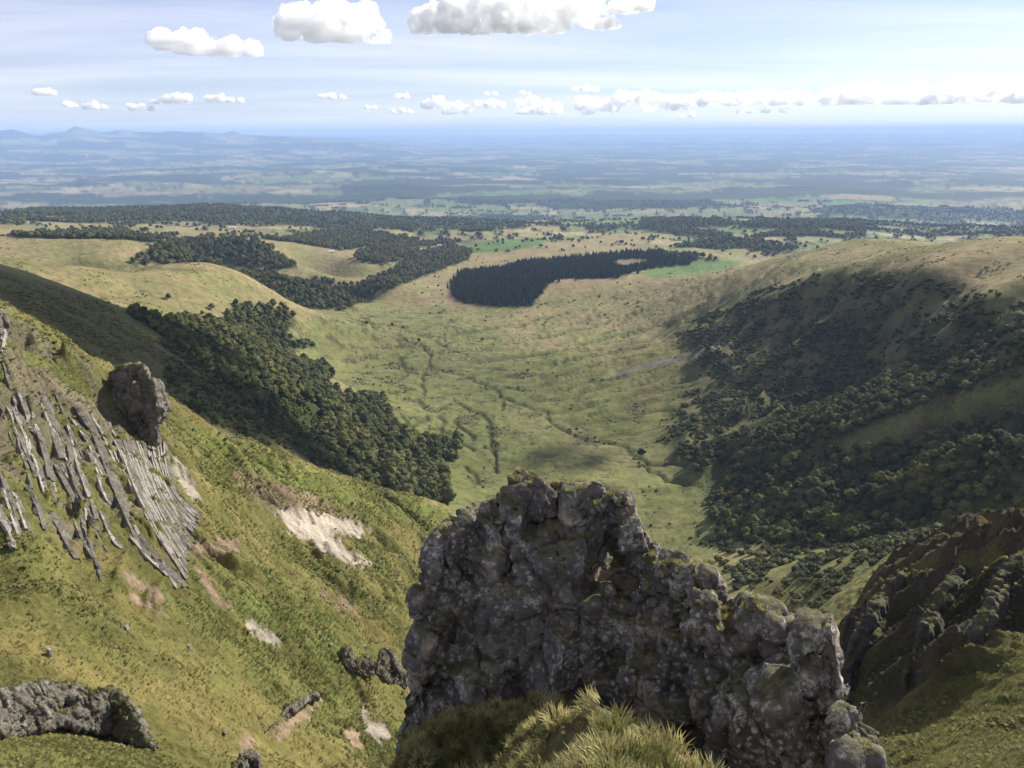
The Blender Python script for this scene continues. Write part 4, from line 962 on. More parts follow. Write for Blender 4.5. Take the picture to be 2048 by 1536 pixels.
def crag_from_outline(poly, rfun, step, rmax, g, layers=2, fill=.96):
    """blocks packed inside an outline seen from the viewpoint, each at its own distance and with its own size"""
    poly = np.array(poly, float); x0, y0 = poly.min(0); x1, y1 = poly.max(0); out = []
    def put(px, py, rr, lay):
        d = float(polydist(np.array([px]), np.array([py]), poly)[0]); r = rfun(px, py); c0 = at_px(px, py, r); sl = np.linalg.norm(c0 - np.array([0, 0, CZ]))
        mpp = sl / F; R_ = min(rr, d * mpp * fill)
        if R_ < rr * .16: return
        c = at_px(px, py, r + (.62 + lay * 1.1) * R_ + lay * .5 * rr)
        R_ *= np.linalg.norm(c - np.array([0, 0, CZ])) / sl
        out.append(hull(g, c, R_))
    for lay in range(layers):
        y = y0
        while y < y1:
            x = x0 + g.uniform(0, step)
            while x < x1:
                px, py = x + g.uniform(-.35, .35) * step, y + g.uniform(-.35, .35) * step
                if inpoly(np.array([px]), np.array([py]), poly)[0]: put(px, py, rmax * g.uniform(.65, 1.0), lay)
                x += step
            y += step
    # small blocks to fill out the edge
    n = len(poly)
    for i in range(n):
        a, b2 = poly[i], poly[(i + 1) % n]; L = np.hypot(*(b2 - a)); cen = poly.mean(0)
        for t in np.arange(0, 1, max(.08, step * .3 / max(L, 1))):
            p = a + (b2 - a) * t; nrm = np.array([-(b2 - a)[1], (b2 - a)[0]]) / max(L, 1e-6)
            for ins in (.22, .42):
                for sgn in (1, -1):
                    s = p + nrm * sgn * step * ins
                    if inpoly(np.array([s[0]]), np.array([s[1]]), poly)[0]: put(s[0], s[1], rmax * .6, 0); break
    return out
g6 = np.random.default_rng(61)
def fresh(name, me, parent):
    return obj(name, me, None, parent)

# the foreground pinnacle
def r_pin(px, py):
    rt_ = np.interp(px, [760, 900, 1050, 1250, 1330, 1450, 1640, 1760], [16.2, 17.4, 17.8, 17.3, 16.0, 14.9, 13.2, 12.2])
    yt = np.interp(px, [760, 850, 1000, 1050, 1250, 1300, 1450, 1640, 1760], [1500, 1090, 975, 950, 985, 1080, 1190, 1245, 1520])
    return rt_ - 1.9 * (py - yt) / 520 + .5 * math.sin(px * .021) * math.sin(py * .017) + .35 * math.sin(px * .05 + py * .033)
pin_out = PINN[1:-1]; pin_out = [(745, 1640)] + pin_out + [(1800, 1640)]
hl = crag_from_outline(pin_out, r_pin, 88, 2.2, g6, 2, .95)
pinn = empty('rock_pinnacle', tuple(at_px(1200, 1500, 14))); tag(pinn, 'dark lichen-spotted rock pinnacle rising in the foreground', 'rock')
def under(o, root):
    o.parent = root; o.matrix_parent_inverse = Matrix.Translation(-Vector(root.location)); return o
body = under(obj('crag_body', fuse('crag_body', hl, .066, M_PIN, .85, 5)), pinn)
# separate blocks standing out of it
BLK = [(1245, 1030, .55, (.75, .6, 1.25)), (1205, 1050, .45, None), (1290, 1110, .42, None), (1345, 1150, .48, None), (1375, 1230, .5, None), (1420, 1170, .45, (.6, .5, 1.0)), (1400, 1260, .45, None), (1535, 1245, .34, None),
       (1632, 1300, .66, (.62, .6, 1.2)), (1600, 1270, .4, None), (1660, 1390, .4, None), (1690, 1450, .4, None), (1725, 1500, .42, (.5, .5, 1.1)), (1060, 1000, .6, None), (1000, 1060, .6, None), (930, 1090, .62, None),
       (900, 1190, .55, None), (960, 1260, .6, None), (1080, 1290, .55, None), (870, 1260, .5, None), (850, 1330, .5, None), (900, 1340, .6, None), (1130, 1120, .62, None), (1060, 1150, .55, None), (1180, 1210, .5, None), (1260, 1200, .6, None),
       (1300, 1330, .34, None), (1350, 1320, .3, None), (1240, 1330, .4, None), (1450, 1310, .5, None), (1520, 1340, .45, None), (1490, 1270, .42, None), (1560, 1400, .5, None), (1480, 1450, .45, None), (1600, 1480, .5, None), (1400, 1400, .42, None), (1330, 1390, .36, None), (840, 1400, .4, None), (1120, 1360, .34, None), (1000, 1330, .42, None)]
for k, (px, py, rad, sq) in enumerate(BLK):
    c = at_px(px, py, r_pin(px, py) + .42); v = hull(g6, np.zeros(3), rad * 1.1, 24, sq)
    bm = bmesh.new()
    for p in v: bm.verts.new(p)
    r = bmesh.ops.convex_hull(bm, input=bm.verts[:]); bmesh.ops.delete(bm, geom=[e for e in r['geom_interior'] if isinstance(e, bmesh.types.BMVert)], context='VERTS')
    bmesh.ops.subdivide_edges(bm, edges=bm.edges[:], cuts=3, use_grid_fill=True); bmesh.ops.triangulate(bm, faces=bm.faces[:])
    bmesh.ops.subdivide_edges(bm, edges=bm.edges[:], cuts=1, use_grid_fill=True); bmesh.ops.recalc_face_normals(bm, faces=bm.faces[:])
    for _ in range(1): bmesh.ops.smooth_vert(bm, verts=bm.verts[:], factor=.4, use_axis_x=True, use_axis_y=True, use_axis_z=True)
    me = bpy.data.meshes.new('rock_block'); bm.to_mesh(me); bm.free()
    w = get_vf(me); nn = np.empty(len(w) * 3, np.float32); me.vertices.foreach_get('normal', nn); w = weather(w + c, nn.reshape(-1, 3), .42, k + 20) - c
    me.vertices.foreach_set('co', w.astype(np.float32).ravel()); me.update()
    me.polygons.foreach_set('use_smooth', np.full(len(me.polygons), True)); me.materials.append(M_PIN); under(obj('rock_block', me, None, None, tuple(c)), pinn)

# grassy spur the photographer looks down: a small heightfield of its own
KP = []
def kp(px, py, r): a, t = azt(np.array([float(px)]), np.array([float(py)])); KP.append((a[0], math.log(r), t[0]))
for q in [(1195, 1432, 9.3), (1150, 1440, 9.2), (1240, 1448, 9.0), (1300, 1500, 8.3), (1365, 1570, 7.4), (1130, 1536, 8.4), (1200, 1536, 7.0), (1290, 1536, 6.8), (1070, 1500, 12.2), (1030, 1575, 11.4), (880, 1560, 13.2), (790, 1590, 13.2), (900, 1440, 15.0), (1030, 1420, 14.6), (1110, 1425, 13.4), (1000, 1510, 13.4), (820, 1500, 15.0), (1430, 1590, 7.6)]: kp(*q)
for (a, r, z) in [(-15, 9, -14), (-15, 13, -19), (-9, 19, -22), (0, 19, -21), (10, 17, -18), (20, 9.5, -11), (26, 7, -9), (30, 9, -13), (18, 13, -15), (-14, 5, -8), (0, 4, -5.0), (14, 4, -4.9), (28, 4, -6), (7, 3.5, -4.6)]: KP.append((R(a), math.log(r), z / r))
KP = np.array(KP); kw = tps_fit(KP, 1e-4)
ka, kl = np.meshgrid(np.linspace(R(-15), R(30), 150), np.linspace(math.log(3.5), math.log(19), 130))
kr = np.exp(kl); kx, ky = kr * np.sin(ka), kr * np.cos(ka); kz = tps_eval(KP, kw, ka, kl) * kr
kz += .42 * (.4 - np.abs(fbm(kx / .95, ky / .95, 2, 201))) + .05 * fbm(kx / .25, ky / .25, 2, 203)
ii = np.arange(kx.size).reshape(kx.shape)
sm, nt, b = mat_new('spur_turf'); gp = N(nt, 'ShaderNodeNewGeometry'); n_ = nz(nt, 3.0, 6, .7, gp.outputs['Position'])
nt.links.new(mixc(nt, mrange(nt, n_.outputs[0], .35, .65, 0, 1), (.050, .048, .020), (.120, .105, .042)), b.inputs['Base Color'])
spur = obj('grassy_spur', npmesh('grassy_spur', np.stack([kx, ky, kz + CZ], -1).reshape(-1, 3), np.stack([ii[:-1, :-1], ii[1:, :-1], ii[1:, 1:], ii[:-1, 1:]], -1).reshape(-1, 4), True), sm)
tag(spur, 'steep grassy spur at the foot of the foreground pinnacle', 'ground', kind='structure')
n_t = 5200; ta = rng.uniform(R(-14), R(27), n_t); tl = np.log(np.sqrt(rng.uniform(4.6 ** 2, 16.5 ** 2, n_t)))
tz = bil(kz, (ta - ka[0, 0]) / (ka[0, 1] - ka[0, 0]), (tl - kl[0, 0]) / (kl[1, 0] - kl[0, 0])); tr_ = np.exp(tl)
tp = np.stack([tr_ * np.sin(ta), tr_ * np.cos(ta), tz + CZ - .03], -1)
lean = np.stack([rng.normal(0, .38, n_t), rng.normal(0, .38, n_t), np.zeros(n_t)], -1)
ts_ = .45 + 1.0 * rng.uniform(size=n_t) ** 2
td_ = fbm(tp[:, 0] / .5, tp[:, 1] / .5, 2, 205); kk_ = td_ > -.35; kg_ = kk_ & (fbm(tp[:, 0] / 1.1, tp[:, 1] / 1.1, 2, 207) > .12); kk_ &= ~kg_
scatter('tussock_grass', TUSS, tp[kk_], ts_[kk_], 'straw-coloured tussock grass covering the spur below the viewpoint', 'grass', None, lean[kk_])
scatter('green_turf', TURF, tp[kg_], ts_[kg_] * .9, 'short green grass between the tussocks on the spur', 'grass', None, lean[kg_])
# turf on the pinnacle's tops and ledges
bv = get_vf(body.data); bn = np.empty(len(bv) * 3, np.float32); body.data.vertices.foreach_get('normal', bn); bn = bn.reshape(-1, 3)
bx, by = project(bv[:, 0], bv[:, 1], bv[:, 2] - CZ)
tops = np.zeros(len(bv), bool)
for p in ([(985, 930), (1230, 930), (1230, 1010), (1100, 1000), (985, 1030)], [(1290, 1090), (1410, 1090), (1440, 1180), (1380, 1210), (1310, 1130)], [(1440, 1170), (1570, 1170), (1620, 1260), (1560, 1290), (1450, 1240)]): tops |= inpoly(bx, by, p)
ledge = (bn[:, 2] > .55) & tops | ((bn[:, 2] > .8) & (rng.uniform(size=len(bv)) < .25))
k = np.nonzero(ledge)[0]; k = rng.choice(k, min(900, len(k)), replace=False)
under(scatter('turf_tufts', TUSS, bv[k] - np.array([0, 0, .03]), rng.uniform(.30, .62, len(k)), None, None), pinn)

# smaller crags on the slopes: outline, distance of each point taken from the slope it stands on
def slope_crag(name, poly, label, step, rmax, voxel, mat, rough, lift=0.0, base=None, cat='rock', layers=2, push=0.0):
    poly = np.array(poly, float); low = poly[poly[:, 1].argmax()]
    if base is None: base = [tuple(low)]
    bs = np.array([hit(b_[0], b_[1])[0] for b_ in base]); br = np.hypot(bs[:, 0], bs[:, 1]); bx_ = np.array([b_[0] for b_ in base], float)
    def rf(px, py):
        yb = np.interp(px, bx_, [b_[1] for b_ in base]); r0 = np.interp(px, bx_, br)
        return r0 + push + r0 * max(0, yb - py) / F * lift
    hs = crag_from_outline(poly, rf, step, rmax, g6, layers)
    root = empty(name, tuple(bs[0] + np.array([0, 0, CZ]))); tag(root, label, cat)
    me = fuse('crag_body', hs, voxel, mat, rough, g6.integers(1, 900)); bo = under(obj('crag_body', me), root)
    v = get_vf(me); nn = np.empty(len(v) * 3, np.float32); me.vertices.foreach_get('normal', nn); nn = nn.reshape(-1, 3)
    k = np.nonzero(nn[:, 2] > .7)[0]
    if len(k) > 10:
        k = rng.choice(k, min(220, len(k)), replace=False)
        under(scatter('turf_tufts', GRASS, v[k] - np.array([0, 0, .1]), rng.uniform(.5, 1.1, len(k)) * min(rmax, 2.2) * .4, None, None), root)
    return root
slope_crag('overhanging_crag', [(208, 742), (235, 732), (268, 722), (290, 730), (305, 752), (325, 795), (328, 815), (331, 832), (322, 850), (322, 885), (305, 898), (285, 892), (262, 860), (245, 835), (225, 790)], 'dark overhanging crag on the crest of the left slope', 34, 5.0, .24, M_CLIFF, 1.9, .25, [(225, 800), (262, 868), (300, 905)])
slope_crag('rock_rib', [(-40, 1385), (30, 1372), (100, 1360), (150, 1372), (200, 1385), (240, 1378), (262, 1400), (285, 1440), (300, 1470), (325, 1505), (300, 1508), (262, 1490), (225, 1478), (180, 1462), (130, 1452), (90, 1462), (40, 1470), (-40, 1480)], 'long grey rock rib crossing the grass at the bottom left', 42, 2.2, .11, M_CLIFF, .8, .55, [(-40, 1485), (90, 1470), (225, 1485), (325, 1512)])
slope_crag('rock_outcrop', [(672, 1310), (690, 1290), (705, 1300), (712, 1318), (735, 1310), (750, 1322), (752, 1355), (720, 1352), (690, 1340)], 'jagged dark outcrop left of the twin on the slope beside the pinnacle', 22, 2.2, .14, M_CLIFF, 1.0, .5, [(690, 1345), (752, 1362)])
slope_crag('rock_outcrop', [(748, 1345), (757, 1305), (768, 1293), (785, 1305), (800, 1330), (815, 1350), (815, 1378), (790, 1372), (760, 1362)], 'pointed dark outcrop next to the left edge of the pinnacle', 22, 2.2, .14, M_CLIFF, 1.0, .5, [(748, 1365), (815, 1382)])
slope_crag('rock_outcrop', [(570, 1412), (595, 1398), (632, 1382), (640, 1400), (610, 1408), (590, 1425), (560, 1455), (520, 1470), (545, 1445)], 'low dark broken ledge above a reddish slip', 15, .8, .12, M_CLIFF, .8, .4, [(520, 1475), (640, 1412)])
slope_crag('rock_outcrop', [(462, 1536), (480, 1510), (500, 1495), (520, 1512), (525, 1545), (470, 1560)], 'small rock knob at the bottom edge below the slips', 16, .8, .11, M_CLIFF, .8, .4, [(470, 1555), (525, 1550)])
slope_crag('rock_outcrop', [(-30, 640), (0, 612), (14, 628), (20, 650), (10, 668), (-30, 672)], 'bare rock tip at the left edge of the cliff top', 14, 1.6, .2, M_CLIFF, 1.4, .3, [(-30, 675), (20, 668)])
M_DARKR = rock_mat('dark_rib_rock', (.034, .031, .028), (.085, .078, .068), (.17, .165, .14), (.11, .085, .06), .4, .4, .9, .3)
for poly, lb in (([(1672, 1345), (1700, 1275), (1740, 1205), (1775, 1165), (1812, 1140), (1818, 1175), (1790, 1240), (1765, 1320), (1730, 1400), (1695, 1430), (1680, 1390)], 'leftmost dark rock rib below the right grassy spur'),
                 ([(1800, 1350), (1830, 1270), (1870, 1190), (1915, 1125), (1950, 1110), (1945, 1160), (1915, 1240), (1880, 1320), (1835, 1385), (1805, 1390)], 'middle dark rock rib on the right edge slope'),
                 ([(1925, 1310), (1960, 1220), (2000, 1140), (2060, 1080), (2090, 1100), (2070, 1180), (2040, 1250), (1985, 1310), (1945, 1330)], 'rightmost dark rock rib at the edge of the picture')):
    lo = max(poly, key=lambda q: q[1]); hi = min(poly, key=lambda q: q[1]); pa = np.array(poly, float)
    bs = sorted([(float(x), float(np.interp(x, [min(lo[0], hi[0]), max(lo[0], hi[0])], [lo[1], hi[1]] if lo[0] < hi[0] else [hi[1], lo[1]])) + 14) for x in np.linspace(pa[:, 0].min(), pa[:, 0].max(), 7)])
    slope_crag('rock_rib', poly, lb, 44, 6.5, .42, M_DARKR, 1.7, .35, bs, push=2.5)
# single stones lying on the near slope
STN = [(100, 1310, 1.2, 'pale upright slab standing in the grass above the rock rib'), (250, 1258, 1.0, 'grey broken boulder in the middle of the left slope'), (378, 1295, .8, 'small dark boulder in the middle of the left slope'), (448, 1465, .7, 'pale stone below the middle of the left slope'),
       (625, 1152, 1.2, 'long pale stone on the slope below the bare patch'), (655, 1168, .9, 'pale stone right of the long stone below the bare patch'), (575, 955, 1.2, 'pale stone near the crest above the bare patch'), (700, 968, 1.0, 'pale stone on the crest of the lit spur'),
       (800, 1000, 1.6, 'flat grey stone near the end of the lit spur'), (780, 1012, 1.2, 'small grey stone beside the flat stone on the spur'), (510, 940, 1.2, 'small pale stone on the spur left of the bare patch'), (730, 1295, .9, 'pale stone above the jagged outcrop'), (660, 1290, .8, 'grey stone left of the jagged outcrop')]
for k, (px, py, rad, lb) in enumerate(STN):
    p = hit(px, py)[0]; o = obj('boulder', hull_mesh('boulder', hull(g6, np.zeros(3), rad * .55, 16, (1, .6, .8) if k not in (0, 4) else ((.5, .35, 1.2) if k == 0 else (1.6, .35, .35))), M_COL, .03 * rad), None, None, (p[0], p[1], p[2] + CZ + .15 * rad)); tag(o, lb, 'boulder')

# the basalt cliff: a fan of curved columns and broken ribs, each column a part
cliff = empty('basalt_cliff', tuple(hit(300, 1000)[0] + np.array([0, 0, CZ]))); tag(cliff, 'pale fanned basalt columns and ribs breaking through the left slope', 'cliff')
def column(path, w, lift, k, name='basalt_column', parent=cliff):
    q = np.array(path, float); s = np.r_[0, np.cumsum(np.hypot(*np.diff(q, axis=0).T))]; n = max(5, int(s[-1] / (13 if name != 'rock_rib' else 7))); t = np.linspace(0, s[-1], n)
    px = np.interp(t, s, q[:, 0]); py = np.interp(t, s, q[:, 1])
    if n > 4: px[1:-1] = (px[:-2] + 2 * px[1:-1] + px[2:]) / 4; py[1:-1] = (py[:-2] + 2 * py[1:-1] + py[2:]) / 4
    c = hit(px, py); sl = np.linalg.norm(c, axis=1)
    for _ in range(3): sl[1:-1] = (sl[:-2] + 2 * sl[1:-1] + sl[2:]) / 4
    c = c / np.linalg.norm(c, axis=1)[:, None] * sl[:, None]
    g = np.random.default_rng(900 + k); v = []; sides = 6
    for i in range(n):
        d = c[min(i + 1, n - 1)] - c[max(i - 1, 0)]; d /= np.linalg.norm(d)
        eye = -c[i] / sl[i]; outw = eye - d * (eye @ d); outw /= np.linalg.norm(outw); side = np.cross(d, outw)
        taper = min(1, .7 + 3 * min(i / n, 1 - (i + .6) / n)) * (1 if name != 'rock_rib' else g.uniform(.65, 1.3))
        wr = w * sl[i] / F * taper; cen = c[i] + outw * (lift * wr + g.uniform(-.12, .12) * wr)
        for j in range(sides):
            a = 2 * math.pi * (j + .5) / sides; kk = g.uniform(.86, 1.14) if name != 'rock_rib' else g.uniform(.65, 1.35)
            v.append(cen + (side * math.cos(a) + outw * math.sin(a) * 1.25) * wr * kk + np.array([0, 0, CZ]))
    f = [[i * sides + j, i * sides + (j + 1) % sides, (i + 1) * sides + (j + 1) % sides, (i + 1) * sides + j] for i in range(n - 1) for j in range(sides)]
    f += [[0, 1, 2, 3], [0, 3, 4, 5]]; o_ = (n - 1) * sides; f += [[o_ + 3, o_ + 2, o_ + 1, o_], [o_ + 5, o_ + 4, o_ + 3, o_]]
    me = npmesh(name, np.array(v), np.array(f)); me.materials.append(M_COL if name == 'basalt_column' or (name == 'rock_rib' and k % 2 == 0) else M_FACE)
    o = obj(name, me); 
    return under(o, parent)
A_ = np.array([(228, 880), (250, 930), (272, 985), (300, 1045), (335, 1105), (372, 1158)], float)
B_ = np.array([(262, 880), (280, 935), (302, 985), (326, 1030), (350, 1070), (372, 1110)], float)
C_ = np.array([(328, 885), (330, 925), (338, 960), (354, 990), (376, 1014), (404, 1034)], float)
k = 0
def trim(q):
    a, b2 = g6.uniform(0, .9), g6.uniform(4.3, 5); t = np.linspace(a, b2, 7); i = np.arange(len(q)); return np.stack([np.interp(t, i, q[:, 0]), np.interp(t, i, q[:, 1])], -1)
for t in np.linspace(0, 1, 20): column(trim(A_ * (1 - t) + B_ * t + g6.normal(0, 1.5, (6, 2))), g6.uniform(2.2, 3.2), g6.uniform(.5, 1.3), k); k += 1
for t in np.linspace(.04, 1, 28): column(trim(B_ * (1 - t) + C_ * t + g6.normal(0, 1.2, (6, 2))), g6.uniform(1.9, 2.8), g6.uniform(.5, 1.3), k); k += 1
for t in np.linspace(0, 1, 5): column(A_ * (1 - t) + B_ * t, 8.5, -.98, k, 'rock_face'); k += 1
for t in np.linspace(.15, 1, 6): column(B_ * (1 - t) + C_ * t, 8.0, -.98, k, 'rock_face'); k += 1
def extend(q):
    q = np.array(q, float); return np.r_[[q[0] - (q[1] - q[0]) * .5], q, [q[-1] + (q[-1] - q[-2]) * .6]]
RIBS = [[(160, 830), (185, 865), (205, 915), (225, 975), (255, 1045)], [(150, 850), (172, 880), (192, 925)], [(128, 875), (140, 910), (150, 965), (175, 1025)], [(142, 880), (158, 935), (176, 990), (185, 1020)], [(118, 950), (140, 990), (160, 1040), (185, 1115)],
        [(130, 950), (150, 985), (165, 1020)], [(205, 905), (225, 950), (248, 1010)], [(268, 1085), (290, 1110), (330, 1150)], [(282, 1080), (305, 1110), (345, 1150)], [(60, 900), (70, 930), (80, 965)], [(78, 880), (88, 920), (95, 945)], [(20, 830), (30, 860), (38, 895)],
        [(0, 955), (12, 985), (25, 1020)], [(8, 990), (20, 1030), (30, 1060)], [(40, 880), (50, 905), (62, 935)], [(0, 1030), (15, 1060), (22, 1085)], [(95, 850), (108, 885), (115, 905)], [(30, 1000), (40, 1030), (48, 1050)], [(60, 990), (75, 1020), (82, 1045)],
        [(0, 640), (8, 660), (5, 690)], [(85, 800), (100, 830), (105, 850)], [(40, 800), (52, 830), (56, 850)], [(110, 1040), (125, 1070), (140, 1100)], [(205, 1040), (220, 1075), (235, 1090)], [(150, 1050), (165, 1085), (185, 1118)], [(185, 930), (200, 975), (215, 1000)]]
for rb in RIBS: column(extend(rb), g6.uniform(7, 10), -1.05, k, 'rock_face'); k += 1
for rb in RIBS: column(extend(rb) + g6.normal(0, 2, (len(rb) + 2, 2)), g6.uniform(3.0, 5.0), g6.uniform(-.2, .3), k, 'rock_rib'); k += 1
# finer broken ribs following the same fall
for j in range(18):
    x0 = g6.uniform(-10, 235); y0 = g6.uniform(700 + x0 * .62, 1020 + .1 * x0); L = g6.uniform(70, 170); sl_ = .30 + .0009 * x0
    p = [(x0 + L * sl_ * t + g6.normal(0, 2), y0 + L * t) for t in np.linspace(0, 1, 5)]
    column(np.array(p), g6.uniform(2.0, 4.6), g6.uniform(-.55, -.05), k, 'rock_rib'); k += 1
# ------------------------------------------------------------------ clouds
def cloud_mat(name, dens, rm=None):
    m = bpy.data.materials.new(name); m.use_nodes = True; nt = m.node_tree; nt.nodes.clear(); o = N(nt, 'ShaderNodeOutputMaterial'); v = N(nt, 'ShaderNodeVolumePrincipled')
    v.inputs['Color'].default_value = (1, 1, 1, 1); v.inputs['Density'].default_value = dens; v.inputs['Anisotropy'].default_value = .68
    if rm:
        tc = N(nt, 'ShaderNodeTexCoord'); n = nz(nt, 1.35 / rm, 7, .7, tc.outputs['Object'])
        nt.links.new(mul(nt, mrange(nt, n.outputs[0], .45, .60, .0, 1), dens * 3.2), v.inputs['Density'])
    nt.links.new(v.outputs[0], o.inputs['Volume']); return m
def cloud(lobes, dist, label, tau=3.4, name='cumulus_cloud'):
    """lobes: (px, py, radius px) of its billows as seen from here, at a real distance; flat underneath"""
    g = np.random.default_rng(int(lobes[0][0]) + 7); bm = bmesh.new(); mpp = dist / F
    base = max(l[1] + l[2] * .55 for l in lobes); zb = at_px(lobes[0][0], base, dist)[2]
    for (px, py, r) in lobes:
        for j in range(7):
            rr = r * (.9 if j == 0 else g.uniform(.4, .75)); a = g.uniform(0, 6.28); q = 0 if j == 0 else r * .75
            c = at_px(px + q * math.cos(a), py - abs(q * math.sin(a)) * .6, dist + g.uniform(-1, 1) * r * mpp * .9)
            bmesh.ops.create_icosphere(bm, subdivisions=2, radius=rr * mpp * 1.05, matrix=Matrix.Translation(c) @ Matrix.Diagonal((1.3, 1.3, .95, 1)))
    me = bpy.data.meshes.new('tmp'); bm.to_mesh(me); bm.free(); o = bpy.data.objects.new('tmp', me); scene.collection.objects.link(o)
    md = o.modifiers.new('r', 'REMESH'); md.mode = 'VOXEL'; rm = np.mean([l[2] for l in lobes]) * mpp; md.voxel_size = rm * .125
    out = bpy.data.meshes.new_from_object(o.evaluated_get(bpy.context.evaluated_depsgraph_get())); bpy.data.objects.remove(o); bpy.data.meshes.remove(me)
    v = get_vf(out); nn = np.empty(len(v) * 3, np.float32); out.vertices.foreach_get('normal', nn); nn = nn.reshape(-1, 3)
    d = .45 * noise3(v / rm * .8, 3) + .34 * np.abs(noise3(v / rm * 1.9, 4)) + .24 * np.abs(noise3(v / rm * 4.1, 5)) + .12 * np.abs(noise3(v / rm * 8.3, 6))
    v = v + nn * (d * rm)[:, None]
    v[:, 2] = np.where(v[:, 2] < zb, zb + (v[:, 2] - zb) * .22, v[:, 2])
    c0 = np.array([v[:, 0].mean(), v[:, 1].mean(), zb])
    out.vertices.foreach_set('co', (v - c0).astype(np.float32).ravel()); out.update(); out.name = name
    out.materials.clear(); out.materials.append(cloud_mat(name, tau / (rm * 2), rm))
    o = obj(name, out, None, None, tuple(c0)); tag(o, label, 'cloud', 'clouds in the sky'); return o
cloud([(325, 80, 16), (355, 88, 17), (390, 90, 20), (420, 96, 14), (460, 98, 15), (500, 100, 13), (370, 76, 12)], 9000, 'long thin white cloud left of the larger ones at the top')
cloud([(580, 52, 24), (620, 45, 26), (665, 42, 30), (705, 45, 28), (735, 62, 20), (690, 68, 20), (640, 66, 18), (765, 76, 12)], 8500, 'large grey-bottomed white cloud at the top left of the dark one')
cloud([(860, 45, 20), (900, 35, 28), (950, 25, 32), (1000, 30, 34), (1050, 32, 34), (1090, 45, 26), (960, 50, 24), (1040, 55, 20), (920, 5, 22), (1010, 0, 26)], 7500, 'largest cloud with the dark grey base at the top middle', 5)
cloud([(1140, 15, 26), (1180, 30, 26), (1215, 50, 16), (1170, 8, 20)], 7500, 'bright white torn cloud right of the largest cloud', 3)
cloud([(1235, 18, 12), (1255, 15, 14), (1285, 10, 16)], 7500, 'small dark-spotted cloud at the top right of the torn one', 4)
BANK = [([(1040, 205, 7), (1065, 202, 9), (1090, 208, 8), (1050, 222, 9), (1080, 222, 12), (1110, 220, 10)], 'short puffy cloud at the left end of the horizon bank'),
        ([(x, 214 - 12 * abs(math.sin(x * .021)) - (6 if x > 1230 else 0), 9 + 4 * abs(math.sin(x * .05))) for x in range(1165, 1440, 20)] + [(1180, 224, 8), (1220, 220, 9), (1300, 216, 9)], 'long white cloud bank in the middle of the right horizon'),
        ([(x, 206 - 8 * abs(math.sin(x * .03)), 10 + 4 * abs(math.sin(x * .06))) for x in range(1460, 1620, 20)], 'white cloud bank between the two long ones on the right'),
        ([(x, 200 - 10 * abs(math.sin(x * .017)), 13 + 6 * abs(math.sin(x * .045))) for x in range(1665, 1860, 22)] + [(1770, 184, 10), (1700, 195, 12)], 'tall white cloud bank left of the right edge'),
        ([(x, 197 - 12 * abs(math.sin(x * .02)), 14 + 6 * abs(math.sin(x * .05))) for x in range(1880, 2110, 22)] + [(2030, 180, 12)], 'tall white cloud bank at the right edge'),
        ([(1150, 178, 5), (1170, 178, 7), (1190, 180, 5)], 'small flat cloud above the middle of the horizon bank'), ([(1480, 222, 6), (1500, 222, 7), (1530, 222, 6), (1570, 222, 6)], 'thin cloud strip under the right horizon bank'),
        ([(855, 210, 8), (880, 208, 10), (910, 215, 10), (935, 220, 8), (895, 225, 7)], 'puffy cloud left of the horizon bank above the plain'), ([(955, 207, 6), (980, 208, 8), (1005, 212, 7)], 'small puffy cloud between two on the middle horizon'),
        ([(330, 200, 7), (355, 196, 9), (372, 198, 8), (310, 204, 6)], 'white puff pair over the volcanic hills'), ([(420, 198, 6), (440, 197, 7), (460, 200, 6), (480, 202, 4)], 'white puff right of the pair over the hills'),
        ([(75, 186, 6), (92, 184, 7), (105, 187, 5)], 'white puff at the upper left above the hills'), ([(135, 210, 6), (150, 213, 5)], 'small puff over the left hills'), ([(175, 212, 6), (190, 213, 7), (210, 216, 5)], 'small puff beside the one over the left hills'),
        ([(265, 215, 6), (285, 216, 6), (300, 219, 4)], 'faint low puff over the middle of the hills'), ([(645, 194, 5), (665, 194, 6), (685, 195, 4)], 'thin flat puff above the middle left plain'), ([(735, 215, 4), (748, 215, 4)], 'tiny puff above the middle plain'),
        ([(795, 193, 5), (812, 194, 5)], 'small flat puff left of the middle horizon clouds'), ([(785, 222, 4), (805, 222, 5), (820, 224, 4)], 'thin low puff left of the middle horizon clouds'), ([(870, 195, 3), (882, 195, 4)], 'tiny puff over the middle horizon clouds'),
        ([(975, 188, 3), (990, 188, 4)], 'tiny flat puff high over the middle horizon'), ([(1045, 186, 4), (1058, 188, 3)], 'tiny puff over the short puffy cloud'), ([(1365, 232, 4), (1385, 229, 5)], 'tiny low puff under the long bank')]
for lb_, lab in BANK: cloud(lb_, 40000, lab, 3.4)
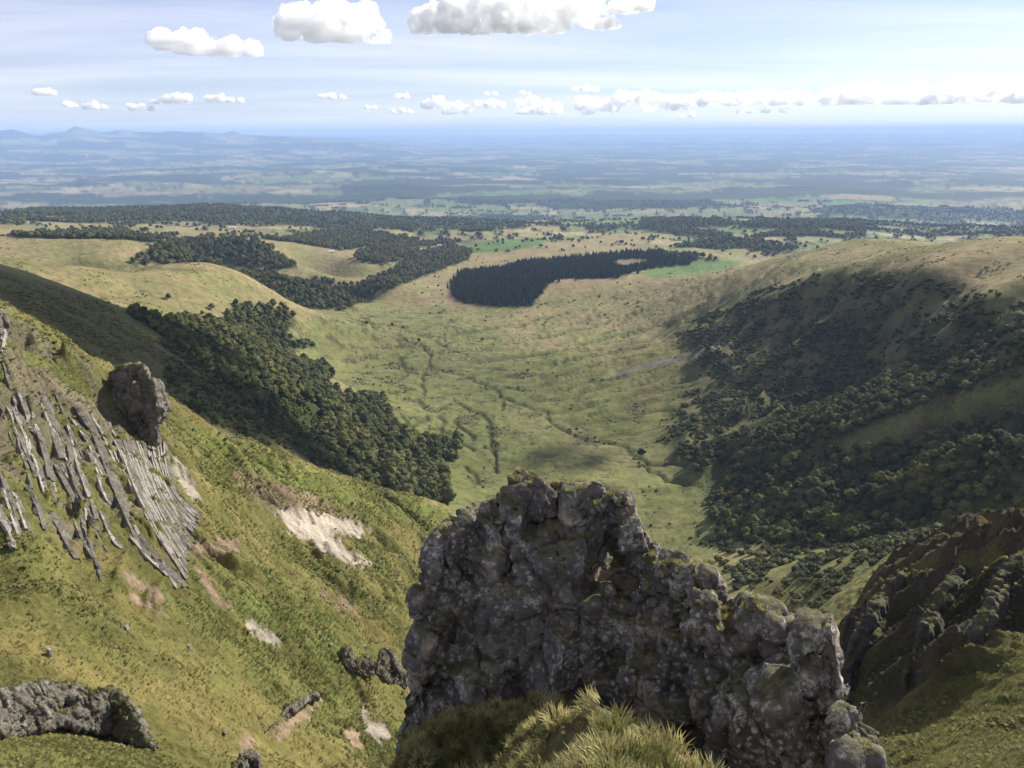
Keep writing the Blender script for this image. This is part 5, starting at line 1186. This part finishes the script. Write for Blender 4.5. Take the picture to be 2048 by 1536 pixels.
# clouds drifting overhead, out of the picture: their shadows lie on the left slope and the valley floor
def overhead(targets, alt, label, tau):
    g = np.random.default_rng(5); L = []
    bm = bmesh.new(); rm = np.mean([t[2] for t in targets])
    for (a, d, r) in targets:
        x, y = d * math.sin(R(a)), d * math.cos(R(a)); p = np.array([x, y, float(Hz(np.array([x]), np.array([y]))[0])]); c = p + SUNV * (alt - p[2]) / SUNV[2]
        for j in range(5):
            q = c + (0 if j == 0 else 1) * g.normal(0, .3, 3) * r * np.array([1, 1, .3]) + np.array([0, 0, CZ])
            bmesh.ops.create_icosphere(bm, subdivisions=2, radius=r * (1 if j == 0 else g.uniform(.4, .7)), matrix=Matrix.Translation(q) @ Matrix.Diagonal((1, 1, .7, 1)))
    me = bpy.data.meshes.new('tmp'); bm.to_mesh(me); bm.free(); o = bpy.data.objects.new('tmp', me); scene.collection.objects.link(o)
    md = o.modifiers.new('r', 'REMESH'); md.mode = 'VOXEL'; md.voxel_size = rm * .13
    out = bpy.data.meshes.new_from_object(o.evaluated_get(bpy.context.evaluated_depsgraph_get())); bpy.data.objects.remove(o); bpy.data.meshes.remove(me)
    v = get_vf(out); nn = np.empty(len(v) * 3, np.float32); out.vertices.foreach_get('normal', nn); nn = nn.reshape(-1, 3)
    v = v + nn * ((.3 * noise3(v / rm * 1.1, 3) + .2 * np.abs(noise3(v / rm * 2.4, 4))) * rm)[:, None]; c0 = v.mean(0)
    out.vertices.foreach_set('co', (v - c0).astype(np.float32).ravel()); out.update(); out.name = 'cumulus_cloud'; out.materials.clear(); out.materials.append(cloud_mat('cloud_overhead', tau / rm))
    o = obj('cumulus_cloud', out, None, None, tuple(c0)); tag(o, label, 'cloud', 'clouds in the sky'); return o
overhead([(-35, 560, 50), (-32, 580, 55), (-29, 590, 55), (-26, 610, 55), (-23, 640, 50), (-34, 480, 50), (-31, 470, 50), (-27, 490, 50), (-23, 510, 50), (-19, 520, 45), (-38, 520, 50), (-25, 440, 45), (-29, 430, 45), (-21, 460, 42), (-16, 500, 38), (-33, 420, 40)], 900, 'white cloud overhead above the picture, shading the left slope', 3.0)
overhead([(3.0, 672, 22), (6.0, 655, 24)], 900, 'small white cloud overhead above the picture, shading the valley floor', 1.2)
# ------------------------------------------------------------------ farms on the plain
M_WALL, nt_, b_ = mat_new('farm_wall'); _n = nz(nt_, .5, 3); nt_.links.new(mixc(nt_, _n.outputs[0], (.62, .60, .55), (.80, .78, .73)), b_.inputs['Base Color'])
M_ROOF, nt_, b_ = mat_new('farm_roof'); _n = nz(nt_, .6, 3); nt_.links.new(mixc(nt_, _n.outputs[0], (.10, .09, .09), (.16, .13, .12)), b_.inputs['Base Color'])
M_ROOFW, nt_, b_ = mat_new('barn_roof'); _n = nz(nt_, .6, 3); nt_.links.new(mixc(nt_, _n.outputs[0], (.60, .60, .60), (.78, .78, .78)), b_.inputs['Base Color'])
M_DOOR, nt_, b_ = mat_new('opening'); b_.inputs['Base Color'].default_value = (.03, .03, .035, 1)
def farm_house(px, py, L, Wd, Hh, rz, label, white=False):
    p = hit(px, py)[0]; root = empty('farmhouse', (p[0], p[1], p[2] + CZ - .5)); root.rotation_euler = (0, 0, rz); tag(root, label, 'house', 'farms on the plain')
    v = np.array([(sx * L / 2, sy * Wd / 2, z) for z in (0, Hh) for sx, sy in ((-1, -1), (1, -1), (1, 1), (-1, 1))] + [(-L / 2, 0, Hh + Wd * .32), (L / 2, 0, Hh + Wd * .32)])
    bm = bmesh.new(); vv = [bm.verts.new(q) for q in v]
    for f in ((0, 1, 5, 4), (1, 2, 6, 9, 5), (2, 3, 7, 6), (3, 0, 4, 8, 7), (3, 2, 1, 0)): bm.faces.new([vv[i] for i in f])
    me = bpy.data.meshes.new('wall'); bm.to_mesh(me); bm.free(); obj('wall', me, M_WALL, root)
    e = .5; t = .25; h1 = Hh + Wd * .32 + .15
    for s in (-1, 1):
        q = [(-L / 2 - e, 0, h1), (L / 2 + e, 0, h1), (L / 2 + e, s * (Wd / 2 + e), Hh - .15), (-L / 2 - e, s * (Wd / 2 + e), Hh - .15)]
        q = np.array(q + [(a, b2, c + t) for a, b2, c in q]); f = np.array([(0, 1, 2, 3), (7, 6, 5, 4), (0, 4, 5, 1), (1, 5, 6, 2), (2, 6, 7, 3), (3, 7, 4, 0)])
        obj('roof', npmesh('roof', q, f), M_ROOFW if white else M_ROOF, root)
    for x in (-.28, .05, .3):
        q = np.array([(x * L + a, -Wd / 2 + b2, c) for c in (.2 if x == .05 else 1.2, 2.4) for a, b2 in ((-.6, -.06), (.6, -.06), (.6, .05), (-.6, .05))])
        obj('door' if x == .05 else 'window', npmesh('opening', q, np.array([(0, 1, 5, 4), (1, 2, 6, 5), (2, 3, 7, 6), (3, 0, 4, 7), (4, 5, 6, 7), (3, 2, 1, 0)])), M_DOOR, root)
HOUSES = [(663, 505, 26, 12, 5, .3, 'long white barn in the clearing of the hillside wood', True), (880, 492, 34, 12, 5, .1, 'white farm beside the stream wood left of the green field', True), (297, 491, 14, 9, 4, .4, 'tiny grey hut on the ridge above the big wood', False),
          (465, 457, 40, 14, 6, .2, 'long pale barn on the tan field behind the big wood', True), (545, 412, 22, 11, 5, .5, 'leftmost house of the far village', False), (560, 413, 18, 10, 6, -.3, 'white house in the middle of the far village', True), (575, 409, 20, 10, 5, .2, 'rightmost house of the far village', False),
          (765, 418, 26, 12, 5, .1, 'white farm among hedges in the far middle plain', True), (845, 420, 30, 12, 5, .0, 'long white barn among hedges right of the far middle farm', True), (1265, 376, 44, 20, 7, .4, 'pale house of the hazy village on the plain', True), (1272, 373, 40, 18, 7, 0, 'upper pale house of the hazy village', True),
          (1318, 372, 40, 18, 7, .2, 'white house apart to the right of the hazy village', True), (1735, 408, 36, 15, 6, .1, 'white farm on the right hazy plain', True), (1775, 407, 60, 16, 6, 0, 'long white barn on the right hazy plain', True), (1745, 476, 24, 11, 5, .2, 'white farm beyond the right plateau edge', True), (1725, 477, 18, 10, 5, -.2, 'small white house left of the farm beyond the plateau', True), (645, 297, 160, 40, 20, 0, 'tiny white building far out on the blue plain', True), (335, 369, 110, 30, 8, .1, 'long pale hall far out on the left plain', True)]
for h in HOUSES: farm_house(h[0], h[1], h[2] * .55, h[3] * .6, h[4] * .75, *h[5:])
# ------------------------------------------------------------------ haze: one closed box of thin blue air
def box_mesh(name, x0, x1, y0, y1, z0, z1):
    v = [(x, y, z) for z in (z0, z1) for y in (y0, y1) for x in (x0, x1)]
    f = [(0, 2, 3, 1), (4, 5, 7, 6), (0, 1, 5, 4), (2, 6, 7, 3), (0, 4, 6, 2), (1, 3, 7, 5)]
    return npmesh(name, np.array(v, float), np.array(f))
hm = bpy.data.materials.new('haze'); hm.use_nodes = True; hm.node_tree.nodes.clear()
ho = N(hm.node_tree, 'ShaderNodeOutputMaterial'); pv = N(hm.node_tree, 'ShaderNodeVolumePrincipled')
pv.inputs['Color'].default_value = (.44, .63, 1.0, 1); pv.inputs['Density'].default_value = 4.2e-5; pv.inputs['Anisotropy'].default_value = 0.0
hm.node_tree.links.new(pv.outputs[0], ho.inputs['Volume'])
zmin = float(Z.min()) + CZ - 2
haze = obj('haze', box_mesh('haze', -82000, 82000, -3000, 84000, zmin, CZ + max(60.0, float(Z[RR > 10000].max()) + 15)), hm)
tag(haze, 'thin blue haze filling the air over the plain', 'haze', kind='stuff')
